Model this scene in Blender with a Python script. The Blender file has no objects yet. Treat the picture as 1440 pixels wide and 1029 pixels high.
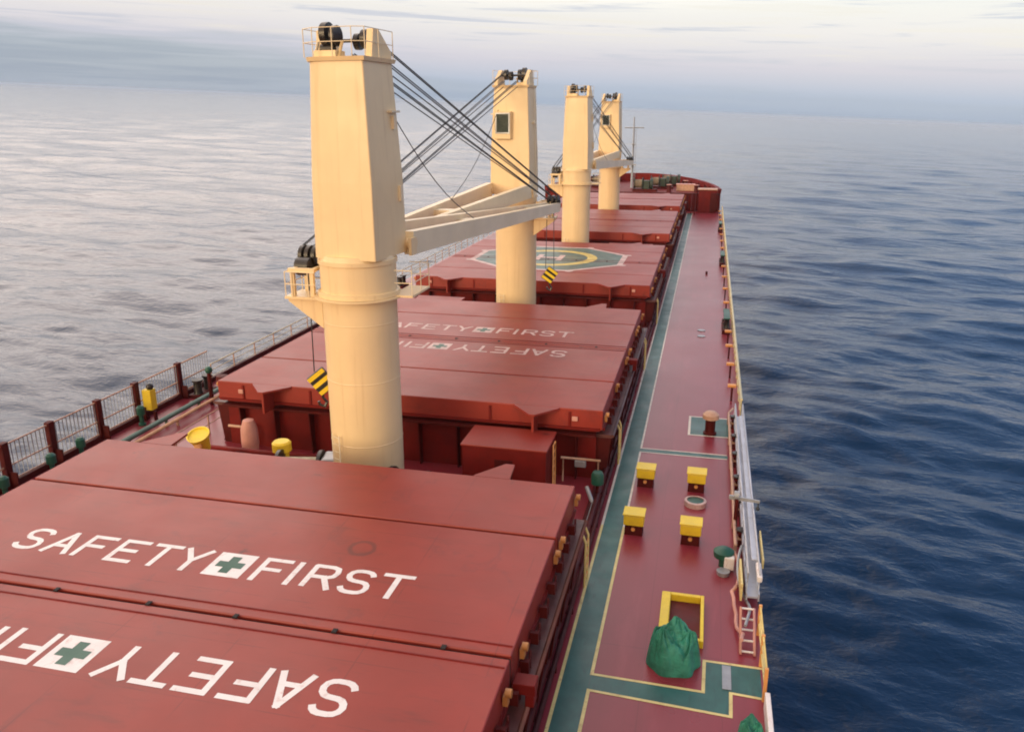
import bpy, bmesh, math, random
import numpy as np
from mathutils import Vector, Matrix, noise
from math import radians, sin, cos, pi, tan

random.seed(7); np.random.seed(7)
SC = bpy.context.scene
COL = SC.collection

# ------------------------------------------------------------------ camera / attitude of the ship
# everything aboard is built in ship axes (x starboard, y forward, z up, main deck at 0);
# HEEL leans the whole ship (and the camera standing on its bridge) on the level sea.
F_PX, W_PX, H_PX = 1148.7, 1440.0, 1029.0
CAM = Vector((13.5, 0.0, 15.9))
YAW, PITCH = radians(13.27), radians(16.93)

def cam_axes():
    f = Vector((-sin(YAW), cos(YAW), 0)); r = Vector((cos(YAW), sin(YAW), 0)); u = Vector((0, 0, 1))
    fwd = f*cos(PITCH) - u*sin(PITCH); up = u*cos(PITCH) + f*sin(PITCH)
    return r, up, fwd
R_, U_, F_ = cam_axes()
def px_ray(x, y):
    return R_*(x-W_PX/2) - U_*(y-H_PX/2) + F_*F_PX
n_sea = px_ray(1440, 177).cross(px_ray(0, 116.5)).normalized()
if n_sea.z < 0: n_sea.negate()
HEEL = n_sea.rotation_difference(Vector((0, 0, 1))).to_matrix().to_4x4()

cd = bpy.data.cameras.new("camera"); cam = bpy.data.objects.new("camera", cd); COL.objects.link(cam)
cd.sensor_fit = 'HORIZONTAL'; cd.sensor_width = 36.0; cd.lens = 36.0*F_PX/W_PX
cd.clip_start = 0.1; cd.clip_end = 120000
mw = Matrix((R_, U_, -F_)).transposed().to_4x4(); mw.translation = CAM
cam.matrix_world = HEEL @ mw
SC.camera = cam

# ------------------------------------------------------------------ world, sun, exposure
SUN_AZ = radians(208)      # compass-like bearing from the bow, clockwise (astern, a little to port)
SUN_EL = radians(9)
SUN_DIR = Vector((sin(SUN_AZ)*cos(SUN_EL), cos(SUN_AZ)*cos(SUN_EL), sin(SUN_EL)))
sd = bpy.data.lights.new("sun", 'SUN'); sun = bpy.data.objects.new("sun", sd); COL.objects.link(sun)
sd.energy = 1.5; sd.angle = radians(24); sd.color = (1.0, 0.74, 0.43)
sun.rotation_euler = SUN_DIR.to_track_quat('Z', 'Y').to_euler(); sun.location = (0, -60, 60)

SC.view_settings.view_transform = 'Standard'; SC.view_settings.look = 'None'
SC.view_settings.exposure = 0.35; SC.view_settings.gamma = 1.0
SC.cycles.filter_width = 1.9
SC.cycles.max_bounces = 6; SC.cycles.glossy_bounces = 3; SC.cycles.diffuse_bounces = 3
SC.cycles.use_denoising = True

class NT:
    """tiny node-building helper"""
    def __init__(s, tree): s.t = tree; s.n = tree.nodes; s.l = tree.links
    def node(s, kind, **kw):
        nd = s.n.new(kind)
        for k, v in kw.items(): setattr(nd, k, v)
        return nd
    def link(s, a, b): s.l.new(a, b)
    def set(s, sock, v):
        if hasattr(v, 'is_output') or isinstance(v, bpy.types.NodeSocket): s.l.new(v, sock)
        else: sock.default_value = v
    def math(s, op, a, b=0.0, c=0.0, clamp=False):
        nd = s.node('ShaderNodeMath', operation=op, use_clamp=clamp)
        s.set(nd.inputs[0], a); s.set(nd.inputs[1], b); s.set(nd.inputs[2], c)
        return nd.outputs[0]
    def vmath(s, op, a, b=(0, 0, 0)):
        nd = s.node('ShaderNodeVectorMath', operation=op)
        s.set(nd.inputs[0], a); s.set(nd.inputs[1], b)
        return nd
    def mix(s, fac, a, b, blend='MIX'):
        nd = s.node('ShaderNodeMix', data_type='RGBA', blend_type=blend)
        s.set(nd.inputs[0], fac); s.set(nd.inputs[6], a); s.set(nd.inputs[7], b)
        return nd.outputs[2]
    def smooth(s, v, lo, hi, a=0.0, b=1.0):
        nd = s.node('ShaderNodeMapRange', interpolation_type='SMOOTHSTEP')
        s.set(nd.inputs[0], v)
        nd.inputs[1].default_value = lo; nd.inputs[2].default_value = hi
        nd.inputs[3].default_value = a; nd.inputs[4].default_value = b
        return nd.outputs[0]
    def ramp(s, fac, stops):
        nd = s.node('ShaderNodeValToRGB'); cr = nd.color_ramp
        while len(cr.elements) < len(stops): cr.elements.new(0.5)
        for e, (p, c) in zip(cr.elements, stops): e.position = p; e.color = (*c, 1)
        s.set(nd.inputs[0], fac); return nd.outputs[0]
    def noise(s, vec, scale, detail=3.0, rough=0.5, dist=0.0):
        nd = s.node('ShaderNodeTexNoise')
        if vec is not None: s.set(nd.inputs['Vector'], vec)
        nd.inputs['Scale'].default_value = scale; nd.inputs['Detail'].default_value = detail
        nd.inputs['Roughness'].default_value = rough; nd.inputs['Distortion'].default_value = dist
        return nd.outputs[0]
    def mapping(s, vec, scale=(1, 1, 1), rot=(0, 0, 0), loc=(0, 0, 0)):
        nd = s.node('ShaderNodeMapping'); s.set(nd.inputs[0], vec)
        nd.inputs['Scale'].default_value = scale; nd.inputs['Rotation'].default_value = rot; nd.inputs['Location'].default_value = loc
        return nd.outputs[0]

def build_world():
    w = bpy.data.worlds.new("World"); SC.world = w; w.use_nodes = True
    g = NT(w.node_tree); g.n.clear()
    out = g.node('ShaderNodeOutputWorld'); bg = g.node('ShaderNodeBackground')
    g.link(bg.outputs[0], out.inputs[0]); bg.inputs[1].default_value = 0.1
    tc = g.node('ShaderNodeTexCoord'); d = tc.outputs['Generated']
    sky = g.node('ShaderNodeTexSky', sky_type='NISHITA'); sky.sun_disc = False
    sky.sun_elevation = SUN_EL; sky.sun_rotation = SUN_AZ
    sp = g.node('ShaderNodeSeparateXYZ'); g.link(d, sp.inputs[0])
    z = g.math('MAXIMUM', sp.outputs[2], 0.0)
    # clear evening sky, away from the sun: blue-grey earth shadow, rose belt, cream, then blue overhead
    base = g.ramp(z, [(0.0, (.31, .40, .55)), (0.022, (.345, .42, .57)), (0.05, (.52, .50, .60)), (0.085, (.70, .655, .66)),
                      (0.13, (.79, .76, .69)), (0.20, (.33, .42, .57)), (0.40, (.13, .225, .40)), (1.0, (.16, .24, .38))])
    # clearer blue high on the starboard bow
    ds = g.vmath('DOT_PRODUCT', d, tuple(Vector((0.75, 0.55, 0.35)).normalized())).outputs['Value']
    base = g.mix(g.math('MULTIPLY', g.math('MULTIPLY', g.smooth(ds, 0.45, 0.95), g.smooth(z, 0.10, 0.20)), 0.85), base, (.20, .37, .74, 1))
    # brighter sunlit cloud field on the port side
    L = Vector((-0.80, 0.50, 0.32)).normalized()
    dt = g.vmath('DOT_PRODUCT', d, tuple(L)).outputs['Value']
    lobe = g.smooth(dt, 0.35, 0.98)
    zc = g.smooth(z, 0.095, 0.20)
    lobe2 = g.math('MULTIPLY', lobe, zc)
    base = g.mix(lobe2, base, (2.9, 2.45, 2.15, 1))
    # sunset glow astern, behind the camera
    da = g.vmath('DOT_PRODUCT', d, tuple(Vector((-0.15, -0.93, 0.33)).normalized())).outputs['Value']
    base = g.mix(g.smooth(da, 0.0, 0.95), base, (1.32, .97, .69, 1))
    # streaky cloud: dark bank low on the port bow, thin streaks elsewhere
    az = g.math('ARCTAN2', sp.outputs[0], sp.outputs[1])
    cmb = g.node('ShaderNodeCombineXYZ'); g.set(cmb.inputs[0], g.math('MULTIPLY', az, 3.2)); g.set(cmb.inputs[1], g.math('MULTIPLY', z, 46.0))
    n1 = g.noise(cmb.outputs[0], 1.15, 6.0, 0.55, 0.3)
    cmb2 = g.node('ShaderNodeCombineXYZ'); g.set(cmb2.inputs[0], g.math('MULTIPLY', az, 5.0)); g.set(cmb2.inputs[1], g.math('MULTIPLY', z, 120.0)); cmb2.inputs[2].default_value = 4.7
    n2 = g.noise(cmb2.outputs[0], 1.0, 5.0, 0.6, 0.4)
    azl = g.smooth(az, -0.15, -0.62)              # 1 on the port bow
    top = g.math('ADD', g.math('MULTIPLY', n1, 0.07), g.math('MULTIPLY', azl, 0.035))
    top = g.math('SUBTRACT', top, 0.012)
    bank = g.math('SUBTRACT', top, z)
    bankf = g.smooth(bank, -0.010, 0.012)
    bankf = g.math('MULTIPLY', bankf, g.math('ADD', g.math('MULTIPLY', azl, 0.62), 0.28))
    base = g.mix(bankf, base, g.mix(g.smooth(n2, 0.35, 0.65), (.27, .325, .42, 1), (.34, .39, .47, 1)))
    st = g.math('MULTIPLY', g.smooth(n2, 0.51, 0.66), g.smooth(z, 0.03, 0.06))
    st = g.math('MULTIPLY', st, 0.72)
    base = g.mix(st, base, (.44, .455, .56, 1))
    wm = g.math('MULTIPLY', g.smooth(n2, 0.46, 0.30), g.smooth(z, 0.035, 0.08))
    base = g.mix(g.math('MULTIPLY', wm, 0.45), base, (.72, .66, .58, 1))
    sc = g.vmath('SCALE', base); sc.inputs[3].default_value = 8.6
    ns = g.vmath('SCALE', sky.outputs[0]); ns.inputs[3].default_value = 0.22
    ad = g.vmath('ADD', sc.outputs[0], ns.outputs[0])
    g.link(ad.outputs[0], bg.inputs[0])
build_world()

# ------------------------------------------------------------------ materials
MATS = {}
def paint(name, col, rough=0.45, var=0.12, nscale=1.5, dirt=None, dirt_amt=0.0, coat=0.0, bump=0.0, metal=0.0, streak=None, spec=0.5, rvar=0.09):
    m = bpy.data.materials.new(name); m.use_nodes = True
    g = NT(m.node_tree); b = g.n['Principled BSDF']
    tc = g.node('ShaderNodeTexCoord'); o = tc.outputs['Object']
    n = g.noise(o, nscale, 5.0, 0.6)
    c = tuple(col)
    lo = tuple(x*(1-var) for x in c)+(1,); hi = tuple(min(1, x*(1+var)) for x in c)+(1,)
    cc = g.mix(g.smooth(n, 0.3, 0.7), lo, hi)
    if dirt is not None:
        dn = g.noise(g.mapping(o, streak or (1, 1, 1)), nscale*2.3, 8.0, 0.7, 0.3)
        cc = g.mix(g.math('MULTIPLY', g.smooth(dn, 0.52, 0.74), dirt_amt), cc, tuple(dirt)+(1,))
    g.link(cc, b.inputs['Base Color'])
    rn = g.noise(o, nscale*0.7, 4.0, 0.6)
    g.set(b.inputs['Roughness'], g.smooth(rn, 0.25, 0.75, max(0.03, rough-rvar), min(1, rough+rvar)))
    b.inputs['Metallic'].default_value = metal
    b.inputs['Specular IOR Level'].default_value = spec
    b.inputs['Coat Weight'].default_value = coat; b.inputs['Coat Roughness'].default_value = max(0.1, rough*0.6)
    if bump:
        bn = g.noise(o, nscale*0.35, 2.0, 0.5)
        bp = g.node('ShaderNodeBump'); bp.inputs['Strength'].default_value = bump; bp.inputs['Distance'].default_value = 0.05
        g.link(bn, bp.inputs['Height']); g.link(bp.outputs[0], b.inputs['Normal'])
    MATS[name] = m
    return m

RED = (0.262, 0.026, 0.016)
def hatch_mat(name, ring=None):
    """oxide red deck paint: slightly uneven plating, scuffs, dull spots"""
    m = paint(name, RED, 0.46, 0.09, 0.5, (0.11, 0.018, 0.014), 0.45, 0.0, 0.15, streak=(0.35, 1.6, 1), rvar=0.04, spec=0.45)
    g = NT(m.node_tree); b = g.n['Principled BSDF']
    tc = g.node('ShaderNodeTexCoord'); o = tc.outputs['Object']
    cur = b.inputs['Base Color'].links[0].from_socket
    v = g.node('ShaderNodeTexVoronoi'); v.inputs['Scale'].default_value = 0.42; g.set(v.inputs['Vector'], o)
    sp = g.smooth(v.outputs['Distance'], 0.14, 0.03)
    sp = g.math('MULTIPLY', sp, g.smooth(g.noise(o, 3.0, 3.0, 0.6), 0.45, 0.62))
    cur = g.mix(g.math('MULTIPLY', sp, 0.75), cur, (0.07, 0.014, 0.013, 1))
    fade = g.noise(g.mapping(o, (0.10, 0.9, 1)), 1.0, 5.0, 0.65)
    cur = g.mix(g.math('MULTIPLY', g.smooth(fade, 0.45, 0.75), 0.22), cur, (0.28, 0.05, 0.038, 1))
    # rubbed lanes, scrapes and weld seams of the plating
    sc1 = g.noise(g.mapping(o, (0.55, 7.0, 1), (0, 0, radians(4))), 1.3, 6.0, 0.7, 0.6)
    cur = g.mix(g.math('MULTIPLY', g.smooth(sc1, 0.60, 0.72), 0.45), cur, (0.14, 0.016, 0.014, 1))
    sc2 = g.noise(g.mapping(o, (1.4, 1.1, 1)), 0.55, 7.0, 0.72, 0.8)
    cur = g.mix(g.math('MULTIPLY', g.smooth(sc2, 0.56, 0.66), 0.40), cur, (0.155, 0.022, 0.020, 1))
    sp2 = g.node('ShaderNodeSeparateXYZ'); g.link(o, sp2.inputs[0])
    fx = g.math('ABSOLUTE', g.math('SUBTRACT', g.math('FRACT', g.math('DIVIDE', g.math('ADD', sp2.outputs[0], 50.0), 3.2)), 0.5))
    fy = g.math('ABSOLUTE', g.math('SUBTRACT', g.math('FRACT', g.math('DIVIDE', sp2.outputs[1], 2.05)), 0.5))
    wl = g.math('MAXIMUM', g.smooth(fx, 0.009, 0.003), g.smooth(fy, 0.014, 0.005))
    cur = g.mix(g.math('MULTIPLY', wl, g.math('MULTIPLY', g.smooth(g.noise(o, 0.9, 3.0), 0.35, 0.65), 0.42)), cur, (0.11, 0.012, 0.010, 1))
    if ring:
        dd = g.vmath('DISTANCE', o, ring).outputs['Value']
        wob = g.math('ADD', dd, g.math('MULTIPLY', g.noise(o, 4.0, 3.0), 0.16))
        rr = g.math('ABSOLUTE', g.math('SUBTRACT', wob, 0.46))
        cur = g.mix(g.math('MULTIPLY', g.smooth(rr, 0.12, 0.03), 0.6), cur, (0.085, 0.016, 0.014, 1))
    g.link(cur, b.inputs['Base Color'])
    return m

hatch_mat('hatch_red'); hatch_mat('hatch_red_ring', ring=(4.0, 20.48, 3.4))
paint('deck_red', (0.240, 0.028, 0.042), 0.30, 0.05, 0.25, (0.13, 0.02, 0.025), 0.35, 0.0, 0.0, streak=(1.2, 0.15, 1), rvar=0.03)
paint('steel_red', (0.155, 0.008, 0.006), 0.6, 0.15, 1.2, (0.07, 0.010, 0.008), 0.5, spec=0.22)  # red made darker than the hatch paint to put shade on the coamings
paint('dark_red', (0.075, 0.006, 0.005), 0.6, 0.2, 1.5, spec=0.2)
paint('flange_brown', (0.105, 0.032, 0.027), 0.5, 0.25, 1.2, (0.05, 0.02, 0.015), 0.6)
paint('cream', (0.78, 0.60, 0.345), 0.42, 0.035, 0.6, (0.55, 0.36, 0.18), 0.42, streak=(2.6, 2.6, 0.10))
paint('pale_cream', (0.78, 0.66, 0.45), 0.45, 0.05, 0.6, (0.6, 0.45, 0.25), 0.25)
paint('orange_cream', (0.72, 0.33, 0.10), 0.45, 0.1, 1.2, (0.35, 0.14, 0.05), 0.4)
paint('yellow', (0.82, 0.60, 0.03), 0.42, 0.08, 1.5, (0.5, 0.28, 0.04), 0.4)
paint('line_yellow', (0.70, 0.58, 0.24), 0.5, 0.12, 1.6, (0.30, 0.13, 0.08), 0.7)
paint('rail_cream', (0.70, 0.60, 0.34), 0.5, 0.12, 1.0, (0.4, 0.25, 0.15), 0.5)
paint('line_white', (0.70, 0.63, 0.54), 0.5, 0.12, 1.6, (0.34, 0.17, 0.14), 0.65)
paint('walk_green', (0.024, 0.108, 0.098), 0.40, 0.18, 1.1, (0.018, 0.045, 0.045), 0.65, streak=(1.6, 0.35, 1))
paint('sign_green', (0.022, 0.095, 0.065), 0.5, 0.1, 1.0)
paint('letter_white', (0.78, 0.74, 0.73), 0.5, 0.05, 1.4, (0.50, 0.26, 0.23), 0.75)
paint('faded_white', (0.56, 0.40, 0.37), 0.5, 0.2, 1.6, RED, 0.9)
paint('pit_dark', (0.10, 0.006, 0.005), 0.7, 0.2, 2.0)
paint('faded_yellow', (0.60, 0.46, 0.12), 0.5, 0.2, 1.5, (0.2, 0.12, 0.06), 0.7)
paint('faded_green', (0.05, 0.115, 0.10), 0.45, 0.25, 1.0, (0.10, 0.05, 0.045), 0.55)
paint('roller_orange', (0.46, 0.20, 0.06), 0.5, 0.2, 2.0)
paint('black', (0.018, 0.016, 0.015), 0.5, 0.2, 2.0)
paint('grease', (0.022, 0.018, 0.016), 0.35, 0.3, 3.0, (0.10, 0.05, 0.03), 0.4)
paint('wire', (0.035, 0.04, 0.045), 0.5, 0.1, 3.0)
paint('grey_steel', (0.32, 0.34, 0.37), 0.4, 0.12, 2.0, (0.18, 0.12, 0.09), 0.4, metal=0.3)
paint('aluminium', (0.50, 0.53, 0.60), 0.38, 0.08, 1.5, (0.35, 0.33, 0.32), 0.4, metal=0.35)
paint('valve_green', (0.012, 0.085, 0.055), 0.45, 0.15, 2.0)
paint('pipe_green', (0.11, 0.20, 0.15), 0.5, 0.12, 1.5, (0.2, 0.12, 0.08), 0.4)
paint('rust_beige', (0.50, 0.31, 0.22), 0.55, 0.15, 2.5, (0.25, 0.09, 0.05), 0.6)
paint('salmon', (0.58, 0.29, 0.24), 0.5, 0.1, 2.0)
paint('windlass_green', (0.025, 0.05, 0.04), 0.55, 0.3, 1.0, (0.12, 0.03, 0.02), 0.6)
paint('old_rope', (0.20, 0.16, 0.12), 0.9, 0.3, 2.0)
paint('rope', (0.42, 0.38, 0.28), 0.9, 0.2, 4.0)
paint('joint_black', (0.012, 0.008, 0.008), 0.8, 0.2, 4.0)
def deck_wear():
    m = MATS['deck_red']; g = NT(m.node_tree); b = g.n['Principled BSDF']
    tc = g.node('ShaderNodeTexCoord'); o = tc.outputs['Object']; cur = b.inputs['Base Color'].links[0].from_socket
    sp2 = g.node('ShaderNodeSeparateXYZ'); g.link(o, sp2.inputs[0])
    fx = g.math('ABSOLUTE', g.math('SUBTRACT', g.math('FRACT', g.math('DIVIDE', g.math('ADD', sp2.outputs[0], 50.7), 2.3)), 0.5))
    fy = g.math('ABSOLUTE', g.math('SUBTRACT', g.math('FRACT', g.math('DIVIDE', sp2.outputs[1], 8.9)), 0.5))
    wl = g.math('MAXIMUM', g.smooth(fx, 0.010, 0.004), g.smooth(fy, 0.004, 0.0015))
    cur = g.mix(g.math('MULTIPLY', wl, 0.35), cur, (0.13, 0.014, 0.02, 1))
    n = g.noise(o, 2.2, 7.0, 0.75, 0.5)
    cur = g.mix(g.math('MULTIPLY', g.smooth(n, 0.58, 0.70), 0.40), cur, (0.15, 0.018, 0.025, 1))
    n2 = g.noise(g.mapping(o, (1.5, 0.25, 1)), 0.8, 5.0, 0.65)
    cur = g.mix(g.math('MULTIPLY', g.smooth(n2, 0.52, 0.70), 0.30), cur, (0.36, 0.06, 0.08, 1))
    g.link(cur, b.inputs['Base Color'])
deck_wear()
def tarp_mat():
    m = paint('tarp', (0.030, 0.235, 0.160), 0.5, 0.28, 2.5)
    g = NT(m.node_tree); b = g.n['Principled BSDF']
    tc = g.node('ShaderNodeTexCoord')
    n = g.noise(tc.outputs['Object'], 3.5, 5.0, 0.65, 1.2)
    bp = g.node('ShaderNodeBump'); bp.inputs['Strength'].default_value = 0.8; bp.inputs['Distance'].default_value = 0.08
    g.link(n, bp.inputs['Height']); g.link(bp.outputs[0], b.inputs['Normal'])
tarp_mat()
def glass_mat():
    m = bpy.data.materials.new('cab_glass'); m.use_nodes = True; b = m.node_tree.nodes['Principled BSDF']
    b.inputs['Base Color'].default_value = (0.008, 0.022, 0.02, 1); b.inputs['Roughness'].default_value = 0.3; b.inputs['Specular IOR Level'].default_value = 0.15
    MATS['cab_glass'] = m
glass_mat()
def sea_mat():
    m = bpy.data.materials.new('sea_water'); m.use_nodes = True
    g = NT(m.node_tree); b = g.n['Principled BSDF']
    b.inputs['Base Color'].default_value = (0.003, 0.023, 0.068, 1)
    b.inputs['IOR'].default_value = 1.333
    tc = g.node('ShaderNodeTexCoord'); o = tc.outputs['Object']
    cd_ = g.node('ShaderNodeCameraData'); dist = cd_.outputs['View Distance']
    geo = g.node('ShaderNodeNewGeometry')
    near = g.smooth(dist, 30.0, 900.0, 1.0, 0.0)
    a0 = g.noise(g.mapping(o, (1.0, 1.5, 1), (0, 0, radians(-16))), 2.6, 3.0, 0.6, 0.3)
    a1 = g.noise(g.mapping(o, (0.9, 1.6, 1), (0, 0, radians(9))), 0.9, 4.0, 0.58, 0.4)
    a2 = g.noise(g.mapping(o, (1.0, 1.7, 1), (0, 0, radians(-10))), 0.16, 4.0, 0.55, 0.3)
    a3 = g.noise(g.mapping(o, (1.0, 2.2, 1), (0, 0, radians(8))), 0.02, 4.0, 0.6, 0.2)
    h = g.math('ADD', g.math('MULTIPLY', a1, 0.17), g.math('MULTIPLY', a2, 0.50))
    h = g.math('ADD', h, g.math('MULTIPLY', a0, 0.035))
    h = g.math('ADD', h, g.math('MULTIPLY', a3, 3.0))
    bp = g.node('ShaderNodeBump'); bp.inputs['Distance'].default_value = 1.0; bp.inputs['Strength'].default_value = 0.55
    g.link(h, bp.inputs['Height']); g.link(bp.outputs[0], b.inputs['Normal'])
    b.inputs['Roughness'].default_value = 0.09
    MATS['sea_water'] = m
sea_mat()

# ------------------------------------------------------------------ mesh helpers
class MB:
    """collects shapes, then links them as ONE mesh object"""
    def __init__(s): s.v = []; s.f = []; s.sm = []
    def add(s, vs, fs, smooth=False):
        k = len(s.v); s.v += [tuple(p) for p in vs]
        for f in fs: s.f.append([i+k for i in f]); s.sm.append(smooth)
        return s
    def box(s, c, d, rz=0.0, m=None):
        x, y, z = d[0]/2, d[1]/2, d[2]/2
        vs = [Vector((a*x, b*y, e*z)) for e in (-1, 1) for a, b in ((-1, -1), (1, -1), (1, 1), (-1, 1))]
        M = Matrix.Rotation(rz, 3, 'Z') if m is None else m
        vs = [M @ p + Vector(c) for p in vs]
        return s.add(vs, [(3, 2, 1, 0), (4, 5, 6, 7), (0, 1, 5, 4), (1, 2, 6, 5), (2, 3, 7, 6), (3, 0, 4, 7)])
    def bb(s, x0, x1, y0, y1, z0, z1):
        return s.box(((x0+x1)/2, (y0+y1)/2, (z0+z1)/2), (x1-x0, y1-y0, z1-z0))
    def cyl(s, a, b, r1, r2=None, n=16, caps=True, smooth=True):
        a = Vector(a); b = Vector(b); r2 = r1 if r2 is None else r2
        w = (b-a).normalized(); t = Vector((0, 0, 1)) if abs(w.z) < 0.95 else Vector((1, 0, 0))
        u = w.cross(t).normalized(); v = w.cross(u)
        vs = []
        for p, r in ((a, r1), (b, r2)):
            for i in range(n):
                q = 2*pi*i/n; vs.append(p + (u*cos(q)+v*sin(q))*r)
        fs = [(i, i+n, (i+1) % n+n, (i+1) % n) for i in range(n)]
        s.add(vs, fs, smooth)
        if caps: s.add(vs, [tuple(range(n)), tuple(reversed(range(n, 2*n)))])
        return s
    def tube(s, pts, r, n=8):
        for a, b in zip(pts, pts[1:]): s.cyl(a, b, r, n=n)
        for p in pts[1:-1]: s.ball(p, r*1.01, 6, 4)
        return s
    def ball(s, c, r, n=14, k=8, sc=(1, 1, 1)):
        c = Vector(c); vs = []; fs = []
        for j in range(k+1):
            th = pi*j/k
            for i in range(n):
                q = 2*pi*i/n
                vs.append(c + Vector((sin(th)*cos(q)*r*sc[0], sin(th)*sin(q)*r*sc[1], cos(th)*r*sc[2])))
        for j in range(k):
            for i in range(n):
                fs.append((j*n+i, (j+1)*n+i, (j+1)*n+(i+1) % n, j*n+(i+1) % n))
        return s.add(vs, fs, True)
    def lathe(s, prof, c=(0, 0, 0), n=20, m=None, smooth=True):
        c = Vector(c); vs = []; fs = []
        for r, z in prof:
            for i in range(n):
                q = 2*pi*i/n; p = Vector((r*cos(q), r*sin(q), z))
                vs.append((m @ p if m is not None else p)+c)
        for j in range(len(prof)-1):
            for i in range(n):
                fs.append((j*n+i, j*n+(i+1) % n, (j+1)*n+(i+1) % n, (j+1)*n+i))
        return s.add(vs, fs, smooth)
    def poly(s, pts): return s.add(pts, [tuple(range(len(pts)))])
    def prism(s, pts2, z0, z1):
        n = len(pts2); vs = [(x, y, z0) for x, y in pts2]+[(x, y, z1) for x, y in pts2]
        return s.add(vs, [tuple(reversed(range(n))), tuple(range(n, 2*n))]+[(i, (i+1) % n, (i+1) % n+n, i+n) for i in range(n)])
    def loft(s, rings, caps=True, smooth=False):
        n = len(rings[0]); vs = [p for r in rings for p in r]; fs = []
        for j in range(len(rings)-1):
            for i in range(n): fs.append((j*n+i, j*n+(i+1) % n, (j+1)*n+(i+1) % n, (j+1)*n+i))
        s.add(vs, fs, smooth)
        if caps: s.add(vs, [tuple(reversed(range(n))), tuple(range((len(rings)-1)*n, len(rings)*n))])
        return s
    def beam(s, a, b, w1, h1, w2, h2):
        """box girder from a to b, upright section"""
        a = Vector(a); b = Vector(b); w = (b-a).normalized(); side = w.cross(Vector((0, 0, 1))).normalized(); up = side.cross(w)
        rg = []
        for p, ww, hh in ((a, w1, h1), (b, w2, h2)):
            rg.append([p+side*i*ww/2+up*j*hh/2 for i, j in ((-1, -1), (1, -1), (1, 1), (-1, 1))])
        return s.loft(rg)
    def build(s, name, mat, parent=None, bevel=0.0):
        me = bpy.data.meshes.new(name); me.from_pydata(s.v, [], s.f); me.update()
        me.polygons.foreach_set('use_smooth', s.sm); me.update()
        bm = bmesh.new(); bm.from_mesh(me); bmesh.ops.recalc_face_normals(bm, faces=bm.faces)
        if any(s.sm):
            bmesh.ops.remove_doubles(bm, verts=bm.verts, dist=1e-5)
            for e in bm.edges:
                if len(e.link_faces) == 2 and e.calc_face_angle(0) > radians(35): e.smooth = False
        bm.to_mesh(me); bm.free()
        me.materials.append(MATS[mat])
        o = bpy.data.objects.new(name, me); COL.objects.link(o)
        if parent is not None: o.parent = parent
        if bevel:
            md = o.modifiers.new('bevel', 'BEVEL'); md.width = bevel; md.segments = 2; md.limit_method = 'ANGLE'; md.angle_limit = radians(40)
        return o

def tag(o, label=None, cat=None, group=None, kind=None):
    if label: o['label'] = label
    if cat: o['category'] = cat
    if group: o['group'] = group
    if kind: o['kind'] = kind
    return o
def thing(name, label, cat, loc=(0, 0, 0), rz=0.0, group=None):
    o = bpy.data.objects.new(name, None); COL.objects.link(o); o.empty_display_size = 0.3
    o.location = loc; o.rotation_euler = (0, 0, rz)
    return tag(o, label, cat, group)
def copy_tree(o, parent=None):
    c = o.copy(); COL.objects.link(c)
    if parent is not None: c.parent = parent
    for ch in [k for k in bpy.data.objects if k.parent == o]: copy_tree(ch, c)
    return c
def place(proto, i, label, loc, rz=0.0):
    o = proto if i == 0 else copy_tree(proto)
    o.location = loc; o.rotation_euler = (0, 0, rz); o['label'] = label
    return o

# ================================================================== THE SEA (level, world axes)
SEA_Z = -8.5
SEA_OBJS = []
def build_sea():
    cx, cy = 10.0, 10.0
    azs = np.concatenate([np.linspace(radians(-80), radians(80), 1500), np.linspace(radians(80), radians(280), 90)[1:-1]])
    rs = [6.0]
    while rs[-1] < 1800: rs.append(rs[-1]*1.0085)
    while rs[-1] < 24000: rs.append(rs[-1]*1.12)
    rs = np.array(rs); nr, na = len(rs), len(azs)
    R, A = np.meshgrid(rs, azs, indexing='ij')
    X = cx + R*np.sin(A); Y = cy + R*np.cos(A); Z = np.zeros_like(X)
    rng = np.random.RandomState(3)
    step = R*0.0085
    lam = np.exp(rng.uniform(np.log(1.3), np.log(46.0), 110))
    main = radians(80)
    for l in lam:
        th = main + rng.normal(0, 0.55); k = 2*pi/l
        slope = 0.020 if l < 2.6 else (0.024 if l < 9 else 0.0125)
        amp = slope/k
        ph = rng.uniform(0, 2*pi)
        fade = np.clip((l/step-3.0)/3.0, 0, 1)
        arg = k*(X*np.cos(th)+Y*np.sin(th))+ph
        Z += amp*fade*(np.sin(arg)+0.15*np.cos(2*arg))
    co = np.stack([X, Y, Z+SEA_Z], -1).reshape(-1, 3)
    i = np.arange(nr-1)[:, None]; j = np.arange(na)[None, :]; j2 = (j+1) % na
    q = np.stack([i*na+j, (i+1)*na+j, (i+1)*na+j2, i*na+j2], -1).reshape(-1, 4)
    me = bpy.data.meshes.new('sea'); me.vertices.add(len(co)); me.vertices.foreach_set('co', co.ravel())
    me.loops.add(q.size); me.loops.foreach_set('vertex_index', q.ravel()[::1])
    me.polygons.add(len(q)); me.polygons.foreach_set('loop_start', np.arange(len(q))*4)
    me.update(calc_edges=True); me.polygons.foreach_set('use_smooth', np.ones(len(q), bool))
    me.flip_normals() if me.polygons[0].normal.z < 0 else None
    me.materials.append(MATS['sea_water'])
    o = bpy.data.objects.new('sea', me); COL.objects.link(o); o['kind'] = 'structure'
    SEA_OBJS.append(o)
build_sea()
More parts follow.
